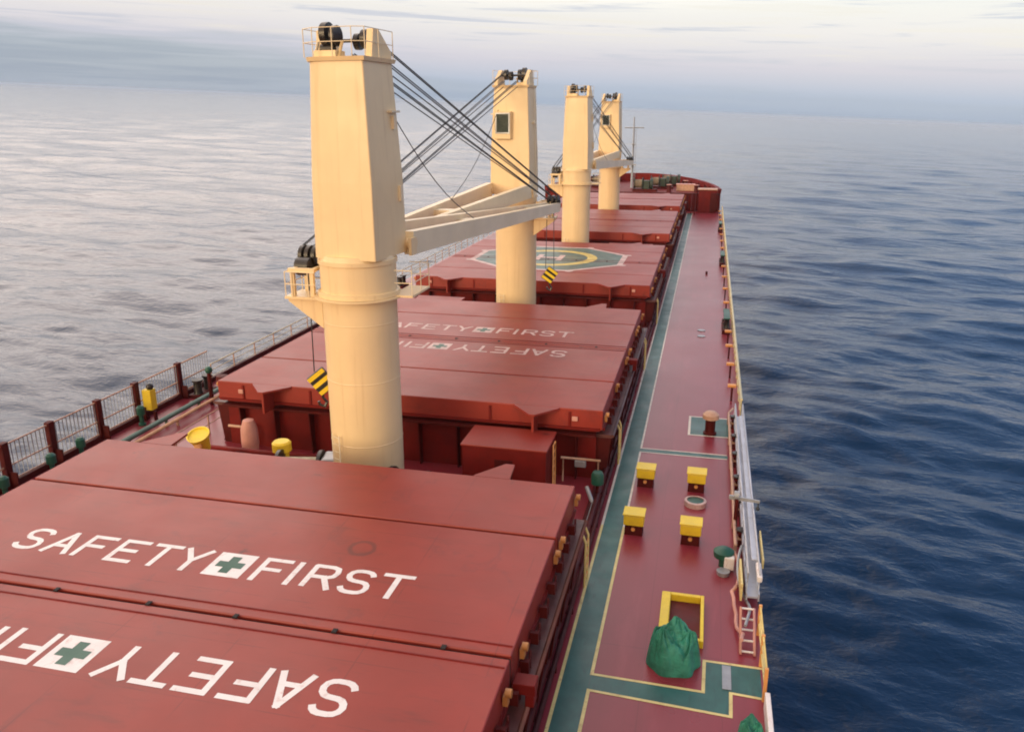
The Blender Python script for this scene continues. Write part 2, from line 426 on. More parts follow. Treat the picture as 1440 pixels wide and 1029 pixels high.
def build_haze():
    m = bpy.data.materials.new('sea_haze'); m.use_nodes = True; g = NT(m.node_tree); g.n.clear()
    out = g.node('ShaderNodeOutputMaterial'); v = g.node('ShaderNodeVolumePrincipled')
    v.inputs['Color'].default_value = (0.66, 0.80, 1.0, 1); v.inputs['Density'].default_value = 9.0e-5
    v.inputs['Anisotropy'].default_value = 0.0
    g.link(v.outputs[0], out.inputs['Volume']); MATS['sea_haze'] = m
    o = MB().bb(-34000, 34000, -34000, 34000, SEA_Z-3.5, 24.0).build('haze', 'sea_haze'); o['kind'] = 'stuff'
    SEA_OBJS.append(o)
build_haze()

# ================================================================== HULL AND DECK
BEAM = 16.1
def half_beam(y):
    if y <= 140: return BEAM
    t = min(1.0, (y-140)/38.0)
    return BEAM*max(0.0, 1-t**2.3)**0.62
YS = [-12]+list(range(0, 141, 10))+[145, 150, 154, 158, 162, 166, 169, 172, 174.5, 176.5, 177.7]
def outline(y0=None, inset=0.0):
    ys = [y for y in YS if y0 is None or y >= y0]
    st = [(max(0.02, half_beam(y)-inset), y) for y in ys]
    return st + [(-x, y) for x, y in reversed(st)]

hull = thing('ship_hull', 'long red steel ship hull carrying the cranes and hatches, bow raised at its far end', 'ship')
def build_hull():
    m = MB()
    ring = [outline()]
    top = [(x, y, -0.05) for x, y in outline()]
    bot = [(x*(0.95 if y > 140 else 1.0), y-(0 if y < 150 else (y-150)*0.15), -12) for x, y in outline()]
    m.loft([bot, top]); m.build('hull_side', 'steel_red', hull)
    # forecastle: raised block from y=150
    fc = outline(150); m = MB().prism(fc, 0.05, 3.0); m.build('forecastle', 'steel_red', hull)
    st = [(half_beam(y), y) for y in YS if y >= 150]
    path = st+[(-x, y) for x, y in reversed(st)]
    m = MB()
    for (x0, y0), (x1, y1) in zip(path, path[1:]):
        k = 0.97
        h0 = 3.85+max(0, (y0-150))*0.03; h1 = 3.85+max(0, (y1-150))*0.03
        o0 = [(x0, y0, 3.0), (x1, y1, 3.0), (x1*1.01, y1, h1), (x0*1.01, y0, h0)]
        i0 = [(x0*k, y0-.15, 3.0), (x1*k, y1-.15, 3.0), (x1*k, y1-.15, h1), (x0*k, y0-.15, h0)]
        m.loft([o0, i0])
    m.build('bulwark', 'steel_red', hull)
    for (x0, y0), (x1, y1) in zip(path, path[1:]):
        L = math.hypot(x1-x0, y1-y0); n = max(1, int(L/2.2))
        for i in range(n):
            t = (i+.5)/n; x = x0+(x1-x0)*t; y = y0+(y1-y0)*t
            d = Vector((-x*0.6, -6 if y > 160 else 0, 0)).normalized()
            MB().beam((x*.965+d.x*.1, y-.2, 3.5), (x*.965+d.x*.5, y-.2+d.y*.4, 3.2), .1, 1.2, .1, .3).build('bulwark_stay', 'dark_red', hull)
    # aft face of the forecastle: posts and doorways
    m = MB()
    for x in np.arange(-15, 15.1, 2.5): m.bb(x-.1, x+.1, 149.82, 149.998, .05, 2.95)
    m.bb(-15.6, 15.6, 149.7, 149.997, 2.9, 3.1); m.build('bulkhead_stiffeners', 'dark_red', hull)
build_hull()

def sheet(name, pts, z, mat, kind='structure'):
    o = MB().poly([(x, y, z) for x, y in pts]).build(name, mat); o['kind'] = kind
    return o
sheet('main_deck', [(x*0.9985, y) for x, y in outline() if y <= 150], 0.0, 'deck_red')
WX0, WX1 = 10.2, 11.06
def rectp(x0, x1, y0, y1): return [(x0, y0), (x1, y0), (x1, y1), (x0, y1)]
# green walkways painted on the deck, and their border lines
green = MB()
for p in (rectp(WX0, WX1, -10, 146),
          [(WX1+.004, 19.95), (15.07, 19.75), (15.09, 20.75), (15.98, 20.7), (15.98, 22.05), (14.35, 22.05), (14.33, 20.58), (WX1+.004, 20.63)],
          rectp(WX1+.004, 15.3, 38.12, 38.48), rectp(13.36, 15.46, 40.95, 43.75)):
    green.poly([(x, y, .004) for x, y in p])
g_ = green.build('walkway', 'walk_green'); g_['kind'] = 'structure'
# port walkway
def strip(mb, pts, w, z):
    for (x0, y0), (x1, y1) in zip(pts, pts[1:]):
        d = Vector((x1-x0, y1-y0)).normalized(); n = Vector((-d.y, d.x))*w/2; e = d*w/2
        mb.poly([(x0-e.x-n.x, y0-e.y-n.y, z), (x1+e.x-n.x, y1+e.y-n.y, z), (x1+e.x+n.x, y1+e.y+n.y, z), (x0-e.x+n.x, y0-e.y+n.y, z)])
        z += .0007
ln = MB()
strip(ln, [(WX0, -10), (WX0, 30)], .1, .008)
strip(ln, [(WX1+.02, -10), (WX1+.02, 19.93), (15.08, 19.73), (15.1, 20.73), (16.0, 20.68)], .1, .008)
strip(ln, [(16.0, 22.07), (14.34, 22.07), (14.32, 20.6), (WX1+.02, 20.66), (WX1+.02, 30)], .1, .008)
o = ln.build('deck_marking', 'line_yellow'); o['kind'] = 'structure'
ln = MB()
strip(ln, [(WX0, 30.1), (WX0, 146)], .1, .008)
strip(ln, [(WX1+.02, 30.1), (WX1+.02, 38.05), (15.2, 38.05)], .09, .008)
strip(ln, [(15.2, 38.55), (WX1+.02, 38.55), (WX1+.02, 146)], .09, .008)
strip(ln, [(13.36, 40.95), (13.36, 43.75), (15.46, 43.75), (15.46, 40.95), (13.36, 40.95)], .12, .008)
o = ln.build('deck_marking', 'line_white'); o['kind'] = 'structure'

# ================================================================== LETTERING (stroke letters)
GL = {  # unit glyphs, width 0.72, height 1
 'A': [[(0, 0), (.36, 1), (.72, 0)], [(.14, .34), (.58, .34)]],
 'F': [[(0, 0), (0, 1), (.70, 1)], [(0, .52), (.54, .52)]],
 'E': [[(.70, 0), (0, 0), (0, 1), (.70, 1)], [(0, .52), (.56, .52)]],
 'T': [[(0, 1), (.76, 1)], [(.38, 1), (.38, 0)]],
 'Y': [[(0, 1), (.36, .46), (.72, 1)], [(.36, .46), (.36, 0)]],
 'I': [[(.05, 0), (.05, 1)]],
 'R': [[(0, 0), (0, 1), (.50, 1), (.66, .94), (.71, .76), (.66, .58), (.50, .50), (0, .50)], [(.42, .50), (.72, 0)]],
 'S': [[(.0, .20), (.05, .10), (.14, .03), (.26, 0), (.46, 0), (.58, .03), (.67, .11), (.71, .24), (.68, .37), (.60, .46), (.48, .50), (.26, .52), (.14, .56), (.06, .65), (.03, .77), (.07, .89), (.16, .97), (.28, 1), (.46, 1), (.58, .97), (.66, .90), (.70, .81)]],
}
def stroke_text(mb, x0, y0, z, hgt, sx, th, glyphs, flip=False):
    """glyphs: list of (char, x); letters in the deck plane; flip turns the line to be read from ahead"""
    sg = -1 if flip else 1; k = 0
    for ch, gx in glyphs:
        for path in GL[ch]:
            pts = [Vector((x0+sg*(gx+px*sx), y0+sg*py*hgt)) for px, py in path]
            for a, b in zip(pts, pts[1:]):
                d = (b-a).normalized(); n = Vector((-d.y, d.x))*th/2; e = d*th*(0.12 if len(path) > 5 else 0.42)
                a2, b2 = a-e, b+e; zz = z+.0004*(k % 9); k += 1
                mb.poly([(a2.x-n.x, a2.y-n.y, zz), (b2.x-n.x, b2.y-n.y, zz), (b2.x+n.x, b2.y+n.y, zz), (a2.x+n.x, a2.y+n.y, zz)])
            if len(path) > 5:
                for p in pts[1:-1]:
                    zz = z+.0004*(k % 9)+.0001; k += 1
                    mb.poly([(p.x+th*.5*cos(q), p.y+th*.5*sin(q), zz) for q in np.linspace(0, 2*pi, 13)[:-1]])
    return mb
SAFETY = [('S', 0), ('A', 1.12), ('F', 2.20), ('E', 3.34), ('T', 4.40), ('Y', 5.48)]
FIRST = [('F', 8.10), ('I', 9.12), ('R', 9.66), ('S', 10.74), ('T', 11.80)]

# ================================================================== HATCHES
HZ = 3.4; HW = 9.6; HB = 2.45
def hatch(label, ys, ring=False, text=None, heli=False, rollers=True, wmat='letter_white'):
    """ys: five y values bounding four folding panels"""
    y0, y4 = ys[0], ys[-1]; yc = (y0+y4)/2
    t = thing('hatch_cover', label, 'hatch cover', (0, 0, 0), 0, 'cargo hatches along the deck')
    for i, (a, b) in enumerate(zip(ys, ys[1:])):
        g0 = .07 if i else 0; g1 = .07 if i < 3 else 0
        m = MB().bb(-HW, HW, a+g0, b-g1, HB, HZ)
        m.build('panel', 'hatch_red_ring' if (ring and i == 2) else 'hatch_red', t, bevel=.035)
    for y in ys[1:4]: MB().bb(-HW+.02, HW-.02, y-.067, y+.067, HB+.05, HZ-.10).build('seam_gasket', 'joint_black', t)   # joint strips at the seams
    for y in (ys[2]-.42, ys[2]+.42): MB().bb(-HW+.05, HW-.05, y-.02, y+.02, HZ+.001, HZ+.022).build('weld_lip', 'steel_red', t)
    k0 = MB().bb(-.06, .06, ys[2]-.08, ys[2]+.08, HZ+.002, HZ+.035).build('hinge_knuckle', 'joint_black', t); k0.location.x = -8.4
    for x in (-6.1, -3.3, -.4, 2.2, 5.0, 7.9):
        c = k0.copy(); COL.objects.link(c); c.parent = t; c.location.x = x
    # side and end stiffener lines on the panels
    m = MB()
    for s in (-1, 1):
        m.bb(min(s*HW, s*(HW+.08)), max(s*HW, s*(HW+.08)), y0+.1, y4-.1, HB-.02, HB+.1)
    for y, sg in ((y0, -1), (y4, 1)):
        m.bb(-HW+.1, HW-.1, min(y, y+sg*.08), max(y, y+sg*.08), HB-.02, HB+.1)
        for x in (-8.2, -4.6, 4.4, 8.1): m.bb(x-.05, x+.05, min(y, y+sg*.06), max(y, y+sg*.06), HB+.12, HZ-.15)
    m.build('panel_flange', 'steel_red', t)
    # triangular lifting lugs on both ends
    for y, sg in ((y0, -1), (y4, 1)):
        for x in ((-6.6, 6.6) if sg < 0 else (-7.3, 6.6)):
            m = MB().prism([(x-.75, y+sg*.003), (x+.62, y+sg*.003), (x+.6, y+sg*.1), (x+.50, y+sg*1.3), (x+.15, y+sg*1.3), (x-.72, y+sg*.1)] if sg > 0 else [(x-1.05, y+sg*.003), (x+1.05, y+sg*.003), (x+1.0, y+sg*.12), (x+.12, y+sg*1.15), (x-.12, y+sg*1.15), (x-1.0, y+sg*.12)], HZ-.10, HZ-.004)
            m.bb(x-.05, x+.05, min(y+sg*.05, y+sg*1.0), max(y+sg*.05, y+sg*1.0), HB-.2, HZ-.103)
            m.build('lifting_lug', 'hatch_red', t)
    # coaming with top flange and stays
    cw = 9.3
    m = MB()
    m.bb(-cw, cw, y0+.25, y0+.4, 0, HB-.03); m.bb(-cw, cw, y4-.4, y4-.25, 0, HB-.03)
    m.bb(-cw, -cw+.15, y0+.4, y4-.4, 0, HB-.03); m.bb(cw-.15, cw, y0+.4, y4-.4, 0, HB-.03)
    m.build('coaming', 'steel_red', t)
    m = MB()
    for s in (-1, 1):
        m = MB()
        xa, xb = sorted((s*(cw+.001), s*10.02)); m.bb(xa, xb, y0+.2, y4-.2, 2.05, 2.2)
        m.cyl((s*10.05, y0+.2, 2.16), (s*10.05, y4-.2, 2.16), .07, n=8)
        m.build('coaming_flange', 'flange_brown', t)
    n = int((y4-y0)/1.9)
    for s in (-1, 1):
        c0 = None
        for i in range(n+1):
            y = y0+.4+(y4-y0-.8)*i/n
            if c0 is None:
                c0 = MB().loft([[(s*(cw+.002), e, 0), (s*9.75, e, 0), (s*9.98, e, 2.04), (s*(cw+.002), e, 2.04)] for e in (-.03, .03)])
                c0 = c0.cyl((s*9.80, .0, .05), (s*9.95, 1.3, 1.98), .04, n=6).build('coaming_stay', 'dark_red', t); c0.location.y = y
            elif i < n:
                c = c0.copy(); COL.objects.link(c); c.parent = t; c.location.y = y
    for y, sg in ((y0+.25, -1), (y4-.25, 1)):
        m = None
        for x in np.arange(-8.4, 8.5, 1.87):
            if m is None:
                m = MB().loft([[(e, y, 0), (e, y+sg*.3, 0), (e, y+sg*.5, HB-.3), (e, y, HB-.3)] for e in (-.03, .03)]).build('coaming_stay', 'dark_red', t); m.location.x = x
            else:
                c = m.copy(); COL.objects.link(c); c.parent = t; c.location.x = x
        ya, yb = sorted((y, y+sg*.5)); MB().bb(-cw, cw, ya, yb, HB-.29, HB-.18).build('coaming_ledge', 'dark_red', t)
        for x in (-8.3, 8.35): MB().box((x, y+sg*(.25+.06), HB+.5), (.26, .12, .2)).build('tie_lug', 'salmon', t, bevel=.02)
    # rollers / wedges at the panel corners, and rub plate on the side
    if rollers:
        rl = [y0+.35, ys[1]+.35, ys[2]-.9, ys[2]+.9, ys[3]-.4, ys[3]+.5, y4-.3]
        for y in rl:
            for s in (-1, 1):
                m = MB().cyl((s*(HW+.09), y, HB+.66), (s*(HW+.24), y, HB+.66), .11, n=12)
                m.box((s*(HW+.10), y, HB+.48), (.12, .2, .26))
                m.build('roller', 'roller_orange', t)
        c0 = None
        for y in np.arange(y0+1.1, y4-.5, 1.23):
            if c0 is None:
                c0 = MB().box((HW+.16, 0, HB+.12), (.24, .14, .34)).box((HW+.22, .2, HB+.12), (.07, .5, .07)).cyl((HW+.22, .42, HB-.22), (HW+.22, .42, HB+.3), .035, n=6).build('cleat', 'dark_red', t); c0.location.y = y
            else:
                c = c0.copy(); COL.objects.link(c); c.parent = t; c.location.y = y
        # cross tie between the folding pairs
        for s in (-1, 1):
            m = MB()
            xa, xb = sorted((s*(HW+.085), s*10.25)); m.bb(xa, xb, ys[2]-.22, ys[2]+.22, 2.55, 2.85)
            xa, xb = sorted((s*10.0, s*10.22)); m.bb(xa, xb, ys[2]-.2, ys[2]+.2, 2.21, 2.552)
            m.build('pair_stop', 'steel_red', t, bevel=.02)
    if text:
        ya, yb = text
        for word in (SAFETY, FIRST):
            m = MB(); stroke_text(m, -6.5, ya, HZ+.004, 1.08, 1.05, .17, word); m.build('lettering', wmat, t)
            m = MB(); stroke_text(m, 6.42, yb, HZ+.004, 1.08, 1.05, .17, word, True); m.build('lettering', wmat, t)
        for cx, cy in ((.64, ya+.53), (-.83, yb-.53)):
            p = MB().poly([(cx+a*.6, cy+b*.62, HZ+.004) for a, b in ((-1, -1), (1, -1), (1, 1), (-1, 1))]).build('cross_panel', wmat, t)
            m = MB().poly([(cx+a*.42, cy+b*.15, HZ+.008) for a, b in ((-1, -1), (1, -1), (1, 1), (-1, 1))])
            m.poly([(cx-.15, cy+.15, HZ+.008), (cx+.15, cy+.15, HZ+.008), (cx+.15, cy+.44, HZ+.008), (cx-.15, cy+.44, HZ+.008)])
            m.poly([(cx-.15, cy-.44, HZ+.008), (cx+.15, cy-.44, HZ+.008), (cx+.15, cy-.15, HZ+.008), (cx-.15, cy-.15, HZ+.008)])
            m.build('green_cross', 'sign_green', p)
    if heli:
        hx, hy, rx, ry = -.45, yc+.6, 7.0, 6.6
        oc = lambda k: [(hx+rx*k*cos(q)/cos(pi/8), hy+ry*k*sin(q)/cos(pi/8)) for q in np.arange(pi/8, 2*pi, pi/4)]
        a, b = oc(1.0), oc(.93); m = MB()
        for i in range(8):
            j = (i+1) % 8; m.poly([(*a[i], HZ+.008), (*a[j], HZ+.008), (*b[j], HZ+.008), (*b[i], HZ+.008)])
        for i in range(8):
            p = a[i]; m.poly([(p[0]+.35*cos(q), p[1]+.35*sin(q), HZ+.011) for q in np.linspace(0, 2*pi, 13)[:-1]])
        m.build('landing_border', 'faded_white', t)
        MB().poly([(x, y, HZ+.004) for x, y in b]).build('landing_circle', 'faded_green', t)
        m = MB(); q = np.linspace(0, 2*pi, 65)
        for u, v in zip(q, q[1:]):
            m.poly([(hx+r*cos(w), hy+r*sin(w), HZ+.010) for r, w in ((4.4, u), (4.4, v), (3.5, v), (3.5, u))])
        m.build('landing_ring', 'faded_yellow', t)
        m = MB()
        for x in (-1.0, 1.0): m.poly([(hx+x+a*.25, hy+b*1.5, HZ+.010) for a, b in ((-1, -1), (1, -1), (1, 1), (-1, 1))])
        m.poly([(hx+a*.74, hy+b*.3, HZ+.010) for a, b in ((-1, -1), (1, -1), (1, 1), (-1, 1))])
        m.build('landing_letter', 'faded_white', t)
    return t
hatch('nearest red folding hatch cover with large SAFETY FIRST lettering, in front of the first crane', [6.3, 10.4, 16.4, 22.4, 26.3], ring=True, text=(18.15, 14.64))
hatch('red hatch cover with faded SAFETY FIRST lettering, between the first and second cranes', [34.2, 38.5, 44.6, 50.4, 54.7], text=(46.45, 43.35), wmat='faded_white')
hatch('red hatch cover painted with a green landing octagon and yellow ring', [63.2, 67.5, 73.5, 79.8, 84.6], heli=True)
hatch('plain red hatch cover lying between the two far cranes', [93.4, 99, 105, 111, 117])
hatch('farthest red hatch cover, next to the raised bow', [124, 129, 134, 139, 144])

# ================================================================== CRANES
def rot_pt(p, a, o=(0, 0)): return (o[0]+p[0]*cos(a)-p[1]*sin(a), o[1]+p[0]*sin(a)+p[1]*cos(a))
def crane(label, x, y, heading, tip, side, cab=True, top=18.0):
    """heading: yaw of the jib (0 = towards the bow); tip: jib head in ship axes; side: jib rest side for the opposite jib"""
    t = thing('deck_crane', label, 'crane', (x, y, 0), 0, 'cream deck cranes on the centreline')
    RR = 1.5
    m = MB().lathe([(RR+.08, 0), (RR+.08, .25), (RR, .3), (RR, 9.05)], n=40)
    for z_ in (2.9, 5.6, 8.0): m.lathe([(RR+.001, z_-.03), (RR+.014, z_), (RR+.001, z_+.03)], n=40)
    m.build('pedestal', 'cream', t)
    MB().lathe([(RR, 9.06), (RR+.14, 9.07), (RR+.14, 9.25), (RR+.02, 9.27), (RR+.02, 10.35), (RR+.08, 10.37), (RR+.08, 10.52), (RR+.02, 10.54), (RR-.05, 10.72), (0.3, 10.73)], n=40).build('slewing_ring', 'cream', t)
    a = heading
    def W(p, z): q = rot_pt(p, a); return Vector((q[0], q[1], z))
    # house: flat jib side (+y), chamfered back
    def sec(w, d, k, zz):
        pts = [(-w, d), (-w, -d*.35)]+[(-w+.5*w-.5*w*cos(q), -d*.35-d*.47*sin(q)) for q in np.linspace(.2, pi/2, 6)]+[(w*.1, -d*.83), (w, -d*.80), (w, d)]
        return [W((px, py), zz) for px, py in pts]
    m = MB().loft([sec(1.46, 1.52, 0, 10.62), sec(1.42, 1.48, 0, 13.5), sec(1.22, 1.28, 0, top-.15)])
    m.build('crane_house', 'cream', t, bevel=.05)
    m = MB().loft([sec(1.30, 1.36, 0, top-.148), sec(1.34, 1.42, 0, top)])
    m.build('house_top', 'cream', t)
    for sx in (-1, 1):       # cheek plates carrying the sheaves
        x0, x1 = (.92, 1.18)
        m = MB(); prof = [(-.25, top+.002), (-.05, top+1.0), (.35, top+1.02), (1.36, top+.25), (1.36, top+.002)]
        m.loft([[W((sx*xx, py), pz) for py, pz in prof] for xx in (x0, x1)])
        m.build('cheek_plate', 'cream', t)
    m = MB()
    m.bb(0, 0, 0, 0, 0, 0) if False else None
    for px, py, pz, r, w in ((-.45, -.55, top+.80, .42, .24), (-.12, -.5, top+.74, .37, .18), (-.45, -.55, top+.30, .18, .5)):
        m.cyl(W((px-w/2, py), pz), W((px+w/2, py), pz), r, n=18)
    m.bb(-.05, .05, -.05, .05, top, top) if False else None
    m.build('hoist_sheave', 'grease', t)
    m = MB()
    for px, py, pz, r in ((.55, .55, top+.70, .35), (.2, .6, top+.62, .30)):
        m.cyl(W((px-.1, py), pz), W((px+.1, py), pz), r, n=18)
    m.cyl(W((-.9, .55), top+.66), W((.9, .55), top+.66), .07, n=8)
    m.build('luffing_sheave', 'grease', t)
    m = MB()
    for px in (-.9, .1): m.cyl(W((px, -.75), top), W((px, -.45), top+.55), .06, n=8)
    m.box(W((-.4, -.55), top+.12), (.9, .7, .22), a); m.build('sheave_bracket', 'cream', t)
    # top railing
    m = MB(); loop = [(-1.3, 1.2), (-1.32, -.8), (-.7, -1.2), (.9, -1.2), (1.32, -1.0), (1.32, 1.2)]
    for hh in (.5, .98): m.tube([W(p, top+hh) for p in loop], .016, 6)
    for p in loop+[(-1.31, .15), (1.32, .05), (.1, -1.2)]: m.cyl(W(p, top), W(p, top+.98), .018, n=6)
    m.build('top_railing', 'pale_cream', t)
    # fittings on the sides
    m = MB()
    m.box(W((1.37, .95), top-1.9), (.22, .7, .08), a); m.box(W((1.38, .9), top-2.3), (.12, .12, .5), a)
    m.box(W((1.46, 1.1), top-5.0), (.16, .2, .6), a); m.box(W((-1.38, .2), top-2.5), (.2, .5, .1), a)
    m.build('floodlight_bracket', 'pale_cream', t)
    m = MB()
    for z_ in np.arange(11.0, top-.5, .35): m.cyl(W((-1.56+.03*(z_-11), -.25), z_), W((-1.56+.03*(z_-11), .15), z_), .018, n=5)
    for yy in (-.25, .15): m.cyl(W((-1.56, yy), 10.8), W((-1.34, yy), top), .022, n=5)
    m.build('house_ladder', 'pale_cream', t)
    if cab:
        c = MB().box(W((.45, 1.42), 15.35), (1.15, .62, 1.85), a).build('cab', 'cream', t, bevel=.04)
        MB().box(W((.45, 1.735), 15.50), (.86, .03, 1.25), a).build('cab_window', 'cab_glass', c)
        MB().box(W((1.03, 1.46), 15.50), (.03, .42, 1.0), a).build('cab_window', 'cab_glass', c)
        m = MB().box(W((.45, 1.745), 14.84), (1.05, .06, .09), a).box(W((.45, 1.745), 16.14), (1.05, .06, .09), a)
        m.box(W((-.03, 1.745), 15.49), (.09, .06, 1.2), a).box(W((.93, 1.745), 15.49), (.09, .06, 1.2), a)
        m.build('window_frame', 'grey_steel', c)
    # jib: A-frame of two box girders meeting at the head
    tp = Vector(tip)-Vector((x, y, 0)); fz = 10.95
    dirn = Vector((tp.x, tp.y, 0)).normalized(); sd_ = Vector((dirn.y, -dirn.x, 0))
    for s in (-1, 1):
        j = MB(); fa = W((s*1.5, 1.62), fz); fb = tp - dirn*0.3 + sd_*s*.42
        j.beam(fa, fb, .42, .95, .34, .60)
        j.build('jib_girder', 'pale_cream', t)
    f0 = W((0, 1.6), fz)
    for k, ww in ((.42, .95), (.72, .75), (.93, .5)):
        p = f0.lerp(tp, k); hw = 1.5+(.42-1.5)*k-.17
        mid = MB().beam(p-sd_*hw, p+sd_*hw, ww, .3, ww, .3); mid.build('jib_crossmember', 'pale_cream', t)
    mid = MB(); p0 = f0.lerp(tp, .80); p1 = f0.lerp(tp, .985); h0 = 1.5+(.42-1.5)*.80-.2; h1 = .3
    mid.loft([[p0-sd_*h0+Vector((0, 0, e)), p0+sd_*h0+Vector((0, 0, e)), p1+sd_*h1+Vector((0, 0, e)), p1-sd_*h1+Vector((0, 0, e))] for e in (.12, .22)])
    mid.build('jib_end_plate', 'pale_cream', t)
    m = MB()
    for s in (-1, 1):
        m.cyl(W((s*1.5-.3, 1.62), fz), W((s*1.5+.3, 1.62), fz), .22, n=12); m.box(W((s*1.75, 1.45), 10.85), (.12, .5, .7), a)
    m.build('jib_pivot', 'cream', t)
    m = MB()
    for s in (-.3, 0, .3):
        p = tp+sd_*s; m.cyl(p-sd_*.08+Vector((0, 0, .38)), p+sd_*.08+Vector((0, 0, .38)), .42, n=16)
    m.cyl(tp-sd_*.5+Vector((0, 0, .38)), tp+sd_*.5+Vector((0, 0, .38)), .12, n=10)
    m.cyl(tp+dirn*.5-sd_*.3, tp+dirn*.5+sd_*.3, .38, n=14)
    m.beam(tp-dirn*.5, tp+dirn*.7, .7, .4, .5, .3)
    m.build('jib_head_sheave', 'grease', t)
    m = MB()                   # wires
    for sx, k, dz, ty in ((.42, 0, 1.0, .6), (.55, 0, .98, .6), (.42, 1, .25, 1.36), (.56, 1, .25, 1.36), (-.42, 1, .25, 1.36), (-.55, 1, .25, 1.36), (.5, 1, -.12, 1.36), (-.5, 1, -.12, 1.36)):
        if 1:
            m.cyl(W((sx, ty), top+dz), tp+sd_*sx*.6-dirn*.2*k+Vector((0, 0, .8-.35*k)), .028, n=5)
    m.build('luffing_wire', 'wire', t)
    pa = W((.9, 1.3), 16.4); pb = f0.lerp(tp, .33)+sd_*.9+Vector((0, 0, .4))
    pts = [pa.lerp(pb, k)-Vector((0, 0, 1.0*sin(pi*k)*.6)) for k in np.linspace(0, 1, 9)]
    MB().tube(pts, .022, 5).build('power_cable', 'wire', t)
    # bracket on which the neighbouring jib rests
    s = side
    m = MB()
    m.loft([[(s*1.42, e, 7.65), (s*1.42, e, 8.85), (s*2.9, e, 8.85), (s*2.9, e, 8.72)] for e in (-.55, -.47)])
    m.loft([[(s*1.42, e, 7.65), (s*1.42, e, 8.85), (s*2.9, e, 8.85), (s*2.9, e, 8.72)] for e in (.47, .55)])
    xa, xb = sorted((s*1.45, s*2.95)); m.bb(xa, xb, -.75, .75, 8.852, 8.95)
    m.build('jib_rest_bracket', 'cream', t)
    m = MB()
    for yy in (-.6, .6):
        for xx in (1.75, 2.6): m.box((s*xx, yy, 9.46), (.16, .16, 1.0))
        xa, xb = sorted((s*1.6, s*2.75)); m.bb(xa, xb, yy-.11, yy+.11, 9.962, 10.1)
    for xx in (1.75, 2.6): m.box((s*xx, 0, 10.02), (.14, 1.0, .14))
    m.build('jib_rest_saddle', 'cream', t)
    m = MB()
    for hh in (.5, 1.0): m.tube([(s*1.6, -.72, 8.95+hh), (s*2.9, -.72, 8.95+hh), (s*2.9, .72, 8.95+hh), (s*1.6, .72, 8.95+hh)], .022, 5)
    for xx, yy in ((1.9, -.72), (2.9, -.72), (2.9, .72), (2.6, -.72), (1.9, .72)): m.cyl((s*xx, yy, 8.95), (s*xx, yy, 9.95), .022, n=5)
    m.build('rest_railing', 'pale_cream', t)
    # service gallery on the other side
    m = MB(); xa, xb = sorted((-s*1.45, -s*2.35)); m.bb(xa, xb, -.2, 1.9, 9.02, 9.1)
    m.lathe([(RR+.02, 9.0), (RR+.32, 9.0), (RR+.32, 9.06), (RR+.02, 9.06)], n=36)
    m.build('gallery', 'cream', t)
    m = MB()
    for hh in (.5, 1.0): m.tube([(-s*1.6, -.2, 9.1+hh), (-s*2.33, -.2, 9.1+hh), (-s*2.33, 1.88, 9.1+hh), (-s*1.5, 1.88, 9.1+hh)], .02, 5)
    for xx, yy in ((2.33, -.2), (2.33, .85), (2.33, 1.88)): m.cyl((-s*xx, yy, 9.1), (-s*xx, yy, 10.1), .02, n=5)
    m.build('gallery_railing', 'pale_cream', t)
    # access ladder on the pedestal
    m = MB()
    la = radians(-118)
    for d_ in (-.2, .2):
        q = la+d_/RR; m.cyl((cos(q)*(RR+.16), sin(q)*(RR+.16), .1), (cos(q)*(RR+.16), sin(q)*(RR+.16), 3.4), .025, n=5)
    for z_ in np.arange(.4, 3.4, .32):
        m.cyl((cos(la-.13)*(RR+.16), sin(la-.13)*(RR+.16), z_), (cos(la+.13)*(RR+.16), sin(la+.13)*(RR+.16), z_), .018, n=5)
    m.build('pedestal_ladder', 'pale_cream', t)
    return t
def heading_of(x, y, tip): return math.atan2(-(tip[0]-x), tip[1]-y)
CR = [((0, 30.3), (2.75, 58.6, 9.75), -1, 'nearest tall cream crane with its jib pointing to the bow', False),
      ((-.1, 59.0), (-2.35, 30.9, 10.05), 1, 'second cream crane, with a dark cab window facing aft and its jib pointing aft', True),
      ((-.35, 89.0), (2.4, 120.0, 9.75), -1, 'third cream crane, standing beyond the green landing octagon', False),
      ((-.45, 120.3), (-2.7, 89.6, 10.0), 1, 'farthest and smallest looking cream crane, nearest the bow mast', True)]
for (x, y), tip, side, lab, cab in CR:
    crane(lab, x, y, heading_of(x, y, tip), tip, side, cab)

def hook_block(label, p, zt, rz, tilt):
    t = thing('hook_block', label, 'hook block', p, rz, 'striped crane hook blocks')
    M = Matrix.Rotation(tilt, 3, 'Y')
    MB().box((0, 0, 0), (.85, .22, 1.0), m=M).build('block_body', 'black', t, bevel=.03)
    m = MB()
    for k in (-.36, .02, .38):
        for yy in (-.113, .113):
            pts = [M @ Vector((-.42, yy, k-.10)), M @ Vector((.42, yy, k-.10)), M @ Vector((.42, yy, k+.09)), M @ Vector((-.42, yy, k+.09))]
            pts = [Vector((q.x, yy, q.z)) for q in pts]
            m.poly(pts)
    m.build('hazard_stripe', 'yellow', t)
    m = MB()
    for xx in (-.3, .3): m.cyl((xx, 0, .45), (xx*.8, 0, zt-p[2]), .025, n=5)
    m.build('fall_wire', 'wire', t)
    m = MB(); m.tube([(0, 0, -.5), (0, 0, -.75), (.16, 0, -.95), (.05, 0, -1.15), (-.16, 0, -1.05), (-.2, 0, -.9)], .06, 8); m.build('hook', 'grease', t)
hook_block('yellow and black striped hook block hanging on wires beside the nearest crane', (-2.25, 30.9, 4.95), 9.9, radians(20), radians(-38))
hook_block('yellow and black striped hook block by the second crane, before the landing octagon', (2.55, 58.5, 4.8), 9.6, radians(12), radians(36))

